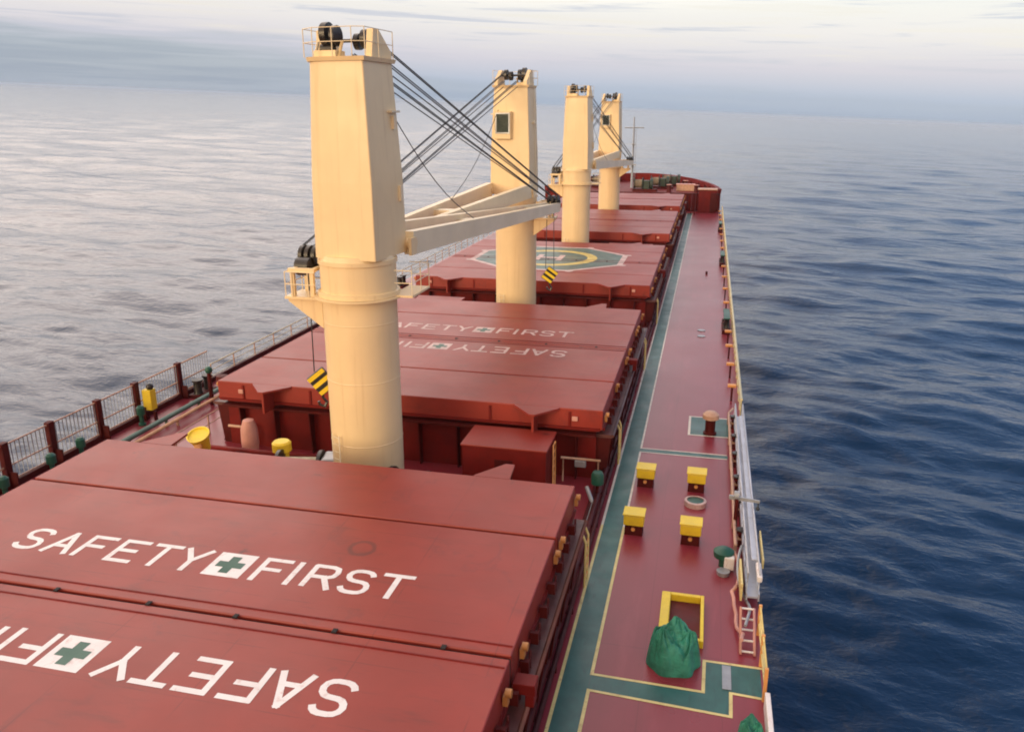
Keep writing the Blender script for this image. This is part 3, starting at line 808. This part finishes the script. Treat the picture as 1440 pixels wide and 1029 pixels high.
# ================================================================== DECK FITTINGS, STARBOARD
# four bitts with yellow heads
def bitt():
    t = thing('mooring_bitt', '-', 'bollard', (0, 0, 0), 0, 'yellow topped mooring bitts on the starboard deck')
    MB().loft([[(-.36, -.30, 0), (.36, -.30, 0), (.36, .30, 0), (-.36, .30, 0)], [(-.34, -.29, .42), (.34, -.29, .42), (.34, .29, .42), (-.34, .29, .42)]]).build('base', 'dark_red', t, bevel=.03)
    MB().bb(-.40, .40, -.35, .35, .422, .87).build('head', 'yellow', t, bevel=.05)
    MB().bb(-.43, .43, -.38, .38, .871, .92).build('top_plate', 'yellow', t, bevel=.015)
    MB().cyl((0, -.28, .30), (0, -.40, .30), .08, n=10).build('side_pin', 'orange_cream', t)
    return t
pb = bitt()
BT = [((11.62, 34.3), 'yellow topped bitt touching the green walkway, farther of the two beside it'),
      ((13.85, 34.3), 'yellow topped bitt farthest from the green walkway, beyond the round green lid'),
      ((11.5, 29.75), 'yellow topped bitt touching the green walkway, nearer of the two beside it'),
      ((13.72, 29.45), 'yellow topped bitt standing just in front of the round green lid')]
for i, ((x, y), lab) in enumerate(BT): place(pb, i, lab, (x, y, 0), radians(-1))

t = thing('manhole_cover', 'round green lid with a white rim between two yellow bitts', 'lid', (13.85, 32.75, 0))
MB().lathe([(.46, 0), (.46, .22), (.36, .24), (.36, .20)], n=24).build('rim', 'faded_white', t)
MB().lathe([(.355, .19), (.0, .23)], n=24).build('cover', 'walk_green', t)

t = thing('mushroom_vent', 'dark red vent post with an orange cap on the small green deck square', 'vent', (14.42, 41.35, 0))
MB().lathe([(.34, 0), (.34, .1), (.26, .12), (.26, .95), (.0, .96)], n=20).build('post', 'dark_red', t)
MB().lathe([(.30, .82), (.42, .86), (.42, 1.08), (.26, 1.22), (0, 1.26)], n=20).build('cap', 'rust_beige', t)

t = thing('deck_hatch', 'open deck hatch with a yellow rim behind the green tarpaulin', 'hatch', (13.58, 24.0, 0))
m = MB(); m.bb(-.68, -.40, -1.35, 1.28, 0, .27); m.bb(.60, .71, -1.35, 1.28, 0, .27); m.bb(-.397, .597, 1.12, 1.28, 0, .27); m.bb(-.397, .597, -1.35, -1.2, 0, .27)
m.build('rim', 'yellow', t, bevel=.02)
MB().bb(-.397, .597, -1.197, 1.117, 0.01, .03).build('opening', 'pit_dark', t)  # dark slab on the deck, painting in the shade inside the hatch
m = MB().bb(-.70, -.42, -1.3, 1.2, .272, .30); m.build('folded_lid', 'yellow', t, bevel=.01)

def tarp(label, loc, sx, sy, h, seed, name='tarpaulin', peaks=((-.42, -.42, .88), (.05, .36, 1.0), (.60, .0, .72), (-.62, .08, .66))):
    """crumpled sheet thrown over gear: draped height field with folds"""
    n, rings = 140, 44; vs = []; fs = []
    for j in range(rings+1):
        r = j/rings
        for i in range(n):
            q = 2*pi*i/n
            edge = 1+.16*noise.noise(Vector((cos(q)*1.6, sin(q)*1.6, seed)))+.05*sin(7*q+seed)
            x, y = r*cos(q)*edge, r*sin(q)*edge
            acc = 0.0; best = 0; ang = 0
            for k, (px, py, ph) in enumerate(peaks):
                dx, dy = x-px, y-py; d = math.hypot(dx, dy)
                v = ph*math.exp(-(d*1.45)**1.4)
                acc += math.exp(15*v)
                if v > best: best = v; ang = math.atan2(dy, dx)+k
            hh = math.log(acc)/15 - math.log(len(peaks))/15
            fall = max(0.0, 1-max(0, (r-.72)/.28)**2.2)
            wob = 2.2*noise.noise(Vector((x*1.7, y*1.7, seed)))
            ridge = abs(sin(3.5*ang+wob))**0.7-.55
            fold = .20*ridge*min(1, r*1.6)+.10*noise.noise(Vector((x*3.2, y*3.2, seed+5)))+.075*(abs(noise.noise(Vector((x*5.5, y*5.5, seed))))-.2)+.03*noise.noise(Vector((x*11, y*11, seed)))
            z = max(0.0, (.26+hh*.82)*fall+fold*fall**.5*(.55+.45*(1-r)))
            z = max(z, .04*(1-r)+.03*(1+sin(19*q+seed*3)) * (1 if r < .98 else 0))
            vs.append((x*sx, y*sy, z*h+.01))
    for j in range(rings):
        for i in range(n): fs.append((j*n+i, (j+1)*n+i, (j+1)*n+(i+1) % n, j*n+(i+1) % n))
    o = MB().add(vs, fs, True).build(name, 'tarp'); o.location = loc
    return tag(o, label, 'tarpaulin')
tarp('crumpled green tarpaulin thrown over gear in front of the yellow rimmed deck hatch', (13.40, 21.8, 0), .80, .78, 1.42, 2.0)
tarp('small green tarpaulin bundle at the starboard rail in the bottom right corner', (15.55, 18.95, 0), .34, .40, .7, 9.0)

t = thing('covered_valve', 'green and white covered valve standing beside the inner rail pipe', 'valve', (14.95, 27.9, 0))
MB().lathe([(.16, 0), (.16, .35), (.36, .4), (.38, .62), (.2, .74), (0, .76)], n=16).build('cover', 'valve_green', t)
MB().box((.2, -.28, .32), (.36, .3, .5)).build('box', 'letter_white', t, bevel=.04)
MB().lathe([(.22, 0), (.24, .16), (.0, .2)], (.0, -.62, 0), 14).build('foot', 'grey_steel', t)

# gangway stowed outside the starboard rail
t = thing('gangway', 'long silver gangway stowed along the starboard rail', 'gangway', (15.86, 25.2, 0))
L = 17.8
for xa, xb in ((-.22, -.17), (.17, .22)): MB().bb(xa, xb, 0, L, .35, .62).build('stringer', 'aluminium', t)
MB().bb(-.168, .168, .02, L-.02, .44, .50).build('tread', 'aluminium', t)
m = MB()
for x in (-.19, .19):
    m.cyl((x, .2, 1.25), (x, L-.2, 1.25), .035, n=6); m.cyl((x, .2, .95), (x, L-.2, .95), .025, n=6)
    for y in np.arange(.3, L, 1.45): m.cyl((x, y, .6), (x, y, 1.25), .028, n=6)
m.build('handrail', 'aluminium', t)
MB().bb(-.02, .25, 1.5, L-1.5, 1.02, 1.08).build('side_panel', 'aluminium', t, bevel=.02)
MB().bb(.10, .27, .1, 1.1, 1.0, 1.22).build('end_roller', 'letter_white', t, bevel=.04)
m = MB().bb(-.42, -.345, -.1, 1.6, .35, 1.0); m.bb(.345, .40, 1.4, 3.6, .8, 1.15); m.build('end_guard', 'line_yellow', t, bevel=.02)
t = thing('gangway_davit', 'grey davit arm reaching over the silver gangway', 'davit', (15.42, 30.6, 0))
m = MB(); m.cyl((0, 0, 0), (0, 0, 1.5), .08, n=12); m.build('post', 'dark_red', t)
m = MB(); m.beam((-.3, .1, 1.5), (.85, -.2, 1.55), .12, .16, .08, .10); m.cyl((-.12, 0, 1.65), (.06, 0, 1.65), .17, n=14); m.build('arm', 'grey_steel', t)
m = MB(); m.cyl((.8, -.14, 1.5), (.8, -.14, 1.25), .03, n=6); m.ball((.8, -.14, 1.22), .08); m.build('fall_wire', 'wire', t)

# inner pipe and hoses along the rail
def pipe(name, label, cat, pts, r, mat, group=None, feet=None, n=8):
    m = MB().tube([Vector(p) for p in pts], r, n)
    if feet:
        for p in feet: m.box((p[0], p[1], p[2]/2), (.12, .1, p[2]))
    return tag(m.build(name, mat), label, cat, group)
pipe('deck_pipe', 'straight beige pipe running inboard of the silver gangway', 'pipe', [(15.38, 28.6, .0), (15.38, 28.6, .55), (15.38, 43.2, .55), (15.62, 44.0, .55)], .065, 'rust_beige', feet=[(15.38, y, .5) for y in (31, 34, 37, 40, 43)])
random.seed(4)
pts = [(15.35+.16*sin(y*1.7)+random.uniform(-.08, .08), y, .35+.2*sin(y*2.3)) for y in np.arange(22.6, 28.6, .3)]
pipe('fire_hose', 'loose beige hose snaking along the starboard rail', 'hose', pts, .06, 'salmon')
pts = [(15.58+.16*sin(y*1.3+1), y, .45+.25*sin(y*1.4)) for y in np.arange(23.2, 28.4, .3)]
pipe('air_hose', 'grey hose hung beside the loose beige hose', 'hose', pts, .05, 'grey_steel')
t = thing('boarding_ladder', 'small pink and white ladder frame leaning by the starboard rail', 'ladder', (15.62, 22.6, 0))
m = MB()
for x in (-.2, .22): m.cyl((x, 0, .05), (x, 1.5, .75), .045, n=8)
m.build('stile', 'salmon', t)
m = MB()
for k in np.linspace(.06, .98, 5): m.cyl((-.2, 1.5*k, .05+.7*k), (.22, 1.5*k, .05+.7*k), .035, n=6)
m.build('rung', 'letter_white', t)
t = thing('rail_gate', 'yellow gate posts in the starboard rail at the end of the zigzag green walkway', 'gate', (16.0, 20.6, 0))
for y in (0, 1.6, 3.2):
    MB().bb(-.05, .05, y-.05, y+.05, 0, 1.1).build('post', 'orange_cream', t, bevel=.01)
m = MB()
for z_ in (.45, .75, 1.05): m.cyl((.0, .06, z_), (.0, 3.14, z_), .03, n=6)
m.build('bar', 'line_yellow', t)
o = MB().bb(14.86, 15.12, 20.85, 21.95, .012, .03).build('grating', 'grey_steel'); tag(o, 'narrow grey grating laid across the zigzag green walkway', 'grating')

def pipe_valve():
    t = thing('pipe_valve', '-', 'valve', (0, 0, 0), 0, 'small dark valves between the inner pipe and the gangway')
    MB().lathe([(.15, 0), (.15, .06), (.08, .08), (.08, .5), (.14, .52), (.14, .6), (0, .62)], n=12).build('stem', 'dark_red', t)
    MB().lathe([(.17, .66), (.19, .69), (.17, .72), (0, .73)], n=14).build('handwheel', 'grease', t)
    MB().cyl((-.22, 0, .3), (.22, 0, .3), .09, n=10).build('body', 'rust_beige', t)
    return t
pvv = pipe_valve()
for i, (y, lab) in enumerate(((29.6, 'small dark valve nearest the grey davit, on its near side'), (32.2, 'small dark valve just beyond the grey davit'), (34.6, 'small dark valve level with the far yellow topped bitts'), (37.3, 'small dark valve just short of the green cross stripe'), (39.6, 'small dark valve just past the green cross stripe'), (42.4, 'small dark valve beside the small green deck square'))):
    place(pvv, i, lab, (15.60, y, 0))
pipe('deck_pipe', 'thin dark red pipe on the deck under the silver gangway', 'pipe', [(15.68, 26.0, .12), (15.68, 44.0, .12)], .05, 'dark_red')
# starboard rail
def rail(name, label, x, y0, y1, posts, mat_bar, mat_post, h=1.1, bars=3, group=None, barr=.045):
    t = thing(name, label, 'railing', (x, y0, 0), 0, group); L = y1-y0
    m = MB()
    for k in range(bars):
        z_ = h-(h/(bars+.0))*k; m.cyl((0, 0, z_), (0, L, z_), barr if k == 0 else .026, n=8)
    m.build('bar', mat_bar, t)
    n = int(L/posts)
    m0 = None
    for i in range(n+1):
        y = min(L, i*posts)
        if m0 is None:
            m0 = MB().box((0, 0, h/2), (.05, .07, h)).build('post', mat_post, t)
        else:
            c = m0.copy(); COL.objects.link(c); c.parent = t; c.location = (0, y, 0)
    return t
rail('ship_railing', 'pale yellow open rail running along the starboard edge to the bow', 16.03, 44.0, 148.0, 1.5, 'rail_cream', 'line_yellow', 1.1, 3, barr=.075)
o = MB().bb(15.98, 16.12, -5, 20.3, 0.0, .55).build('gunwale_bar', 'letter_white', None, .02); tag(o, 'white gunwale bar along the starboard edge in the bottom right corner', 'gunwale')
# capped supports
def cap_post():
    t = thing('rail_stanchion', '-', 'stanchion', (0, 0, 0), 0, 'yellow capped stanchions inside the starboard rail')
    MB().box((0, 0, .42), (.12, .12, .84)).build('post', 'dark_red', t)
    MB().bb(-.26, .22, -.16, .16, .842, 1.0).build('cap', 'orange_cream', t, bevel=.03)
    return t
pc = cap_post()
for i, y in enumerate((47.0, 51.5, 56.0, 60.0)):
    place(pc, i, ['yellow capped stanchion nearest the small green deck square', 'second yellow capped stanchion past the small green deck square', 'third yellow capped stanchion past the small green deck square', 'yellow capped stanchion closest to the dark fairlead'][i], (15.62, y, 0))
for y in (70, 76, 82, 88, 101, 107, 113, 119, 130, 136, 142):
    place(pc, 1, 'small yellow capped stanchion on the far starboard rail, past the nearest dark fairlead', (15.62, y, 0))
def fairlead():
    t = thing('roller_fairlead', '-', 'fairlead', (0, 0, 0), 0, 'dark fairleads at the starboard rail')
    MB().bb(-.3, .3, -1.9, 1.9, 0, .35).build('bed', 'dark_red', t, bevel=.03)
    for y in (-1.2, 0, 1.2):
        MB().lathe([(.26, .35), (.19, .5), (.19, .95), (.28, 1.1), (0, 1.14)], (0, y, 0), 14).build('roller', 'grease', t)
    MB().bb(-.24, .24, -1.7, 1.7, 1.145, 1.22).build('top_plate', 'valve_green', t)
    return t
pf = fairlead()
for i, (y, lab) in enumerate(((64.5, 'nearest dark roller fairlead at the starboard rail'), (95.0, 'middle dark roller fairlead at the starboard rail'), (124.0, 'farthest dark roller fairlead at the starboard rail'))):
    place(pf, i, lab, (15.55, y, 0))
o = MB().lathe([(.3, 0), (.3, .05), (0, .06)], n=16).build('deck_plug', 'grey_steel'); o.location = (13.72, 61.6, 0); tag(o, 'small grey round cap set in the bare far deck', 'cap')
o2 = o.copy(); COL.objects.link(o2); o2.location = (13.70, 63.4, 0); o2['label'] = 'small grey round cap just beyond another one on the bare far deck'
o = MB().cyl((0, 0, 0), (0, 0, .3), .12, n=10).build('sounding_pipe', 'dark_red'); o.location = (13.9, 88, 0); tag(o, 'tiny dark pipe stub on the far starboard deck', 'pipe')

for k, (x, z_, rr) in enumerate(((9.98, .34, .085), (9.76, .42, .12), (9.52, .30, .10))):  # pipes added to fill the strip beside the coamings with dark
    pipe('deck_pipe', ['dark red pipe closest to the green walkway, along the hatch coamings', 'thickest dark red pipe along the starboard hatch coamings', 'dark red pipe tucked under the starboard hatch coamings'][k], 'pipe', [(x, 4, z_), (x, 146, z_)], rr, 'dark_red', feet=[(x, y, z_) for y in np.arange(5, 146, 3.1)])
# hand rails and lamp beside the coamings
def step_rail():
    t = thing('access_handrail', '-', 'handrail', (0, 0, 0), 0, 'yellow handrails up the hatch coamings')
    m = MB()
    for y in (-.3, .3): m.tube([(0, y, 0), (0, y, 1.75), (-.12, y, 2.05), (-.4, y, 2.1)], .045, 8)
    m.build('handrail', 'line_yellow', t)
    m = MB()
    for z_ in np.arange(.3, 1.8, .33): m.cyl((0, -.3, z_), (0, .3, z_), .03, n=6)
    m.build('rung', 'orange_cream', t)
    return t
ps = step_rail()
for i, (y, lab) in enumerate(((25.6, 'yellow ladder rail up the side of the nearest hatch'), (36.6, 'yellow ladder rail at the near corner of the second hatch'), (52.3, 'yellow ladder rail near the far end of the second hatch'), (65.0, 'yellow ladder rail at the near corner of the landing octagon hatch'))):
    place(ps, i, lab, (10.17, y, 0))
t = thing('deck_lamp', 'green hooded lamp post in the gap beside the nearest hatch', 'lamp', (9.72, 31.9, 0))
MB().cyl((0, 0, 0), (0, 0, 1.1), .06, n=8).build('post', 'dark_red', t)
MB().lathe([(.27, .95), (.27, 1.35), (.2, 1.48), (0, 1.5)], n=14).build('hood', 'valve_green', t)
pipe('deck_pipe', 'grey pipes bundled along the gap by the green hooded lamp', 'pipe', [(9.65, 27.3, .3), (9.65, 31.2, .3), (9.3, 31.6, .9)], .09, 'grey_steel')
t = thing('pipe_rail', 'pale pipe rail with a small box on the second hatch coaming', 'pipe rail', (8.7, 33.85, 0))
MB().cyl((-.9, 0, 1.15), (.9, 0, 1.15), .06, n=8).cyl((-.8, 0, 0), (-.8, 0, 1.15), .04, n=6).cyl((.8, 0, 0), (.8, 0, 1.15), .04, n=6).build('rail', 'rust_beige', t)
MB().box((0, -.05, .95), (.5, .2, .3)).build('box', 'grey_steel', t, bevel=.02)

# ================================================================== GEAR BETWEEN THE HATCHES
def store(label, x0, x1, y0, y1, h):
    t = thing('deck_house', label, 'deck house', ((x0+x1)/2, (y0+y1)/2, 0), 0, 'low red deck houses between hatches')
    w, d = (x1-x0)/2, (y1-y0)/2
    MB().bb(-w+.06, w-.06, -d+.06, d-.06, 0, h-.1).build('wall', 'steel_red', t)
    MB().bb(-w, w, -d, d, h-.098, h).build('roof', 'hatch_red', t, bevel=.03)
    m = MB()
    for y in (-.25, .25): m.cyl((w+.1, y, 0), (w+.1, y, h-.1), .035, n=6)
    for z_ in np.arange(.3, h-.1, .35): m.cyl((w+.1, -.25, z_), (w+.1, .25, z_), .025, n=6)
    m.build('ladder', 'orange_cream', t)
    m = MB().bb(-.4, .4, -d+.02, -d+.055, .15, min(1.9, h-.4)); m.build('door', 'dark_red', t, bevel=.01)
    return t
store('low red deck house right of the nearest crane', 3.85, 7.65, 31.2, 33.55, 2.5)
store('low red deck house left of the second crane', -8.4, -4.2, 57.3, 59.4, 2.6)
store('low red deck house right of the third crane', 3.2, 8.0, 88.0, 90.6, 2.6)
store('low red deck house right of the farthest crane', 2.5, 6.5, 119.2, 121.4, 2.4)
def winch():
    t = thing('cargo_winch', '-', 'winch', (0, 0, 0), 0, 'dark winches around the crane pedestals')
    MB().bb(-.9, .9, -.45, .45, 0, .3).build('bed', 'dark_red', t, bevel=.02)
    MB().cyl((-.6, 0, .75), (.35, 0, .75), .32, n=18).build('drum', 'rope', t)
    MB().cyl((-.68, 0, .75), (-.6, 0, .75), .5, n=18).build('flange', 'grease', t); MB().cyl((.35, 0, .75), (.43, 0, .75), .5, n=18).build('flange', 'grease', t)
    MB().bb(.45, .95, -.3, .3, .3, 1.15).build('motor', 'grey_steel', t, bevel=.06)
    return t
pw = winch()
WN = [((-2.65, 29.6), 'dark winch left of the nearest crane pedestal', .2, 1.75), ((2.35, 29.3), 'dark winch right of the nearest crane pedestal', -.1, 1.55),
      ((-3.2, 58.0), 'dark winch left of the second crane pedestal', .1, 1.9), ((4.2, 58.6), 'dark winch right of the second crane pedestal', -.2, 1.5),
      ((-3.0, 89.2), 'dark winch left of the third crane pedestal', 0, 1.7), ((-3.2, 120.2), 'dark winch left of the farthest crane pedestal', .1, 1.8)]
for i, ((x, y), lab, rz, s) in enumerate(WN):
    o = place(pw, i, lab, (x, y, 0), rz); o.scale = (s, s, s)
t = thing('cowl_vent', 'yellow bell mouthed vent by the far left corner of the nearest hatch', 'vent', (-8.0, 30.2, 0))
MB().cyl((0, 0, 0), (0, 0, 1.3), .28, n=16).build('stem', 'dark_red', t)
Mx = Matrix.Rotation(radians(24), 3, 'X')
MB().lathe([(0, -.52), (.28, -.5), (.38, .0), (.50, .36), (.52, .42), (.46, .42), (.42, .34), (0, .30)], (0, -.1, 1.95), 22, Mx).build('bell', 'yellow', t)
MB().lathe([(0, .06), (.14, .05), (.2, .0), (.16, -.1)], (.12, -.55, 1.85), 14, Matrix.Rotation(radians(78), 3, 'X')).build('handwheel', 'orange_cream', t)
t = thing('mushroom_vent', 'small yellow capped vent left of the nearest crane', 'vent', (-4.05, 30.2, 0))
MB().lathe([(.46, 0), (.46, 1.32), (.3, 1.36), (.3, 1.9), (0, 1.92)], n=18).build('post', 'yellow', t)
MB().lathe([(.34, 1.8), (.42, 1.84), (.42, 2.2), (.34, 2.28), (0, 2.3)], n=18).build('cap', 'yellow', t)
t = thing('gooseneck_vent', 'pale salmon rounded vent against the second hatch coaming', 'vent', (-7.35, 33.0, 0))
MB().lathe([(.34, 0), (.42, .8), (.40, 1.5), (.26, 1.95), (0, 2.05)], n=18).build('cowl', 'salmon', t)  # salmon colour paints in the sky reflected on the cowl
t = thing('vent_post', 'slim white pipe standing left of the nearest crane by the second hatch', 'pipe', (-2.6, 33.5, 0))
MB().cyl((0, 0, 0), (0, 0, 2.1), .12, n=12).build('pipe', 'letter_white', t); MB().cyl((0, 0, 2.1), (0, 0, 2.3), .16, n=12).build('cap', 'grey_steel', t)
o = MB().bb(-.55, .55, -.3, .3, 0, 2.1).build('locker', 'salmon', None, .04); o.location = (-3.55, 28.55, 0); tag(o, 'pale pink deck locker behind the nearest hatch, left of the crane', 'locker')
pipe('deck_pipe', 'long dark red pipe across the deck left of the nearest crane', 'pipe', [(-9.5, 31.8, .9), (-1.7, 31.8, .9)], .12, 'steel_red', feet=[(x, 31.8, .85) for x in (-9, -6.5, -4)])
pipe('deck_pipe', 'beige pipe on the face of the second hatch coaming', 'pipe', [(-9.0, 33.85, 1.2), (-7.9, 33.85, 1.2), (-7.9, 33.85, 0)], .07, 'rust_beige')

# ================================================================== PORT SIDE
def port_fence():
    t = thing('ship_railing', 'picket rail with tall dark red posts along the port edge', 'railing', (-16.05, 18, 0))
    L = 25.0; h = 2.05
    m = MB()
    for z_ in (h, h*.5, .35): m.cyl((0, 0, z_), (0, L, z_), .04, n=6)
    m.build('bar', 'rust_beige', t)
    m = MB()
    for y in np.arange(.2, L, .24): m.cyl((0, y, .35), (0, y, h), .022, n=5)
    m.build('picket', 'grey_steel', t)
    for y in (3.5, 6.5, 9.4, 12.1, 15.3, 18.2, 22.0):
        MB().bb(-.13, .13, y-.17, y+.17, 0, h+.12).bb(.131, .5, y-.04, y+.04, 0, .8).build('post', 'dark_red', t)
port_fence()
rail('ship_railing', 'grey and yellow open rail along the port edge beyond the picket rail', -16.03, 43.2, 148, 2.6, 'rail_cream', 'rust_beige', 1.15, 3)
o = MB().bb(-16.1, -15.94, 10, 60, 0, .28).build('gunwale_bar', 'dark_red'); tag(o, 'dark red gunwale bar below the port picket rail', 'gunwale')
def valve():
    t = thing('deck_valve', '-', 'valve', (0, 0, 0), 0, 'green deck valves along the port rail')
    MB().lathe([(.2, 0), (.2, .12), (.11, .14), (.11, .6), (0, .61)], n=14).build('body', 'valve_green', t)
    m = MB().lathe([(.14, .58), (.22, .62), (.22, 1.0), (.12, 1.1), (0, 1.12)], n=14); m.build('bonnet', 'valve_green', t)
    return t
pv = valve()
for i, ((x, y), lab) in enumerate((((-15.3, 26.4), 'green deck valve at the left picture edge, closest to the near hatch corner'), ((-15.2, 29.0), 'largest looking green deck valve by the port picket rail'), ((-15.3, 31.0), 'green deck valve between two dark red picket rail posts'), ((-15.4, 35.6), 'green deck valve just before the yellow locker'))):
    place(pv, i, lab, (x, y, 0))
t = thing('life_jacket_locker', 'narrow yellow locker with a dark top against the port picket rail', 'locker', (-15.45, 36.5, 0))
MB().bb(-.26, .26, -.24, .24, .6, 1.75).build('box', 'yellow', t, bevel=.03); MB().bb(-.3, -.2, -.1, .1, 0, .5).bb(.2, .3, -.1, .1, 0, .5).build('leg', 'dark_red', t)
MB().ball((.1, 0, 1.9), .2).build('lamp', 'grease', t)
pipe('deck_pipe', 'pale green pipe running along the port side deck', 'pipe', [(-14.2, 26, .35), (-14.2, 46, .35)], .14, 'pipe_green', feet=[(-14.2, y, .3) for y in np.arange(27, 46, 3)])
pipe('deck_pipe', 'beige pipe beside the pale green one on the port deck', 'pipe', [(-13.5, 27, .35), (-13.5, 60, .35)], .10, 'rust_beige', feet=[(-13.5, y, .3) for y in np.arange(28, 60, 4)])
t = thing('tool_box', 'flat red box on the port deck past the corner of the nearest hatch', 'box', (-11.9, 30.2, 0))
MB().bb(-.7, .7, -1.0, 1.0, 0, .75).build('body', 'dark_red', t, bevel=.03); MB().bb(-.76, .76, -1.06, 1.06, .752, .84).build('lid', 'salmon', t, bevel=.02)
def pair_bitts():
    t = thing('double_bollard', '-', 'bollard', (0, 0, 0), 0, 'dark double bollards along the port rail')
    MB().bb(-.4, .4, -.9, .9, 0, .2).build('base', 'dark_red', t)
    for y in (-.5, .5): MB().lathe([(.28, .2), (.24, .3), (.24, .9), (.32, .95), (.32, 1.05), (0, 1.08)], (0, y, 0), 16).build('post', 'grease', t)
    return t
p2 = pair_bitts()
for i, ((x, y), lab) in enumerate((((-15.2, 41.0), 'dark double bollard at the port rail past the yellow locker'), ((-15.2, 68.0), 'dark double bollard at the port rail level with the landing octagon'), ((-15.2, 74.5), 'dark double bollard at the port rail, beyond the landing octagon centre'))):
    place(p2, i, lab, (x, y, 0))
t = thing('vent_pipe', 'small grey headed vent pipe at the port corner of the second hatch', 'vent', (-13.6, 39.4, 0))
MB().cyl((0, 0, 0), (0, 0, 2.0), .12, n=12).build('post', 'dark_red', t); MB().ball((0, 0, 2.1), .22).build('head', 'valve_green', t)
t = thing('vent_pipe', 'dark red vent pipe beside the small grey headed one', 'vent', (-11.3, 37.2, 0))
MB().cyl((0, 0, 0), (0, 0, 2.3), .2, n=12).build('post', 'dark_red', t); MB().lathe([(.3, 2.2), (.36, 2.3), (.3, 2.6), (0, 2.65)], n=14).build('head', 'dark_red', t)
# rail along the port coaming
rail('ship_railing', 'low pale handrail on the port deck beside the nearest hatch', -11.2, 27.0, 41.0, 2.8, 'rust_beige', 'rust_beige', 1.0, 2, barr=.03)

# ================================================================== BOW
t = thing('foremast', 'thin grey mast with a cross yard standing on the bow', 'mast', (-.8, 160, 3.0))
MB().cyl((0, 0, 0), (0, 0, 12.9), .22, .12, n=10).build('pole', 'grey_steel', t)
MB().cyl((-1.7, 0, 11.0), (1.9, 0, 11.0), .1, n=8).build('yard', 'grey_steel', t)
MB().bb(-.7, .7, -.5, .5, 4.2, 4.35).bb(-.5, .5, -.4, .4, 8.0, 8.1).build('platform', 'grey_steel', t)
m = MB()
for z_ in np.arange(.4, 10.5, .5): m.cyl((.2, -.25, z_), (.55, -.25, z_), .03, n=5)
m.cyl((.2, -.25, 0), (.2, -.25, 10.8), .03, n=5).cyl((.55, -.25, 0), (.55, -.25, 10.8), .03, n=5); m.build('ladder', 'grey_steel', t)
def windlass():
    t = thing('windlass', '-', 'windlass', (0, 0, 0), 0, 'mooring windlasses on the bow')
    MB().bb(-2.2, 2.2, -1, 1, 0, .4).build('bed', 'dark_red', t)
    MB().cyl((-1.9, 0, 1.3), (-.5, 0, 1.3), .75, n=18).build('drum', 'old_rope', t)
    for xa, xb, rr in ((-2.0, -1.9, 1.1), (-.5, -.4, 1.1), (.9, 1.4, .95)): MB().cyl((xa, 0, 1.3), (xb, 0, 1.3), rr, n=18).build('flange', 'windlass_green', t)
    MB().bb(-.3, .8, -.7, .7, .4, 1.9).build('gearbox', 'windlass_green', t, bevel=.08)
    return t
pz = windlass()
for i, ((x, y), lab) in enumerate((((4.8, 160), 'green windlass on the bow, right of the mast'), ((-6.2, 160), 'green windlass on the bow, left of the mast'), ((2.2, 153.5), 'green windlass on the bow nearest the farthest hatch'), ((6.6, 166), 'green windlass farthest forward on the bow'))):
    place(pz, i, lab, (x, y, 3.0))
t = thing('bow_locker', 'pale beige locker on the bow beside the green windlass', 'locker', (9.4, 156, 3.0))
MB().bb(-1.6, 1.6, -.8, .8, 0, 1.1).build('body', 'rust_beige', t, bevel=.05); MB().bb(-1.7, 1.7, -.9, .9, 1.102, 1.2).build('lid', 'salmon', t)
t = thing('stair_house', 'tall dark red stair house at the starboard break of the bow', 'stair house', (13.4, 148.2, 0))
MB().bb(-1.5, 1.5, -1.2, 1.5, 0, 3.9).build('wall', 'steel_red', t, bevel=.05); MB().bb(-1.65, 1.65, -1.35, 1.6, 3.902, 4.05).build('roof', 'rust_beige', t)
MB().bb(.55, 1.62, -1.28, -1.202, .2, 3.4).build('door', 'dark_red', t)
m = MB()
for x in (-2.6, -1.9): m.beam((x, -4.2, .1), (x, 1.2, 3.1), .08, .25, .08, .25)
for k in np.linspace(.05, .95, 12): m.box((-2.25, -4.2+5.4*k, .1+3*k), (.62, .22, .04))
m.build('stairs', 'dark_red', t)
def deck_post(): 
    t = thing('mooring_post', '-', 'bollard', (0, 0, 0), 0, 'mooring posts on the bow')
    MB().lathe([(.5, 0), (.4, .2), (.4, 1.1), (.5, 1.2), (0, 1.25)], n=16).build('post', 'dark_red', t)
    MB().lathe([(.52, 1.252), (.52, 1.32), (0, 1.36)], n=16).build('cap', 'salmon', t)
    return t
pp = deck_post()
for i, ((x, y), lab) in enumerate((((11.4, 152.5), 'dark mooring post on the bow, nearest the stair house'), ((6.6, 152.5), 'dark mooring post on the bow, in front of the windlasses'), ((9.2, 163), 'dark mooring post on the bow, behind the beige locker'), ((-9, 153), 'dark mooring post on the bow, farthest left'))):
    place(pp, i, lab, (x, y, 3.0))

# ================================================================== lean the ship on the sea
bpy.context.view_layer.update()
for o in list(SC.objects):
    if o.parent is None and o.type in {'MESH', 'EMPTY'} and o not in SEA_OBJS:
        o.matrix_basis = HEEL @ o.matrix_basis
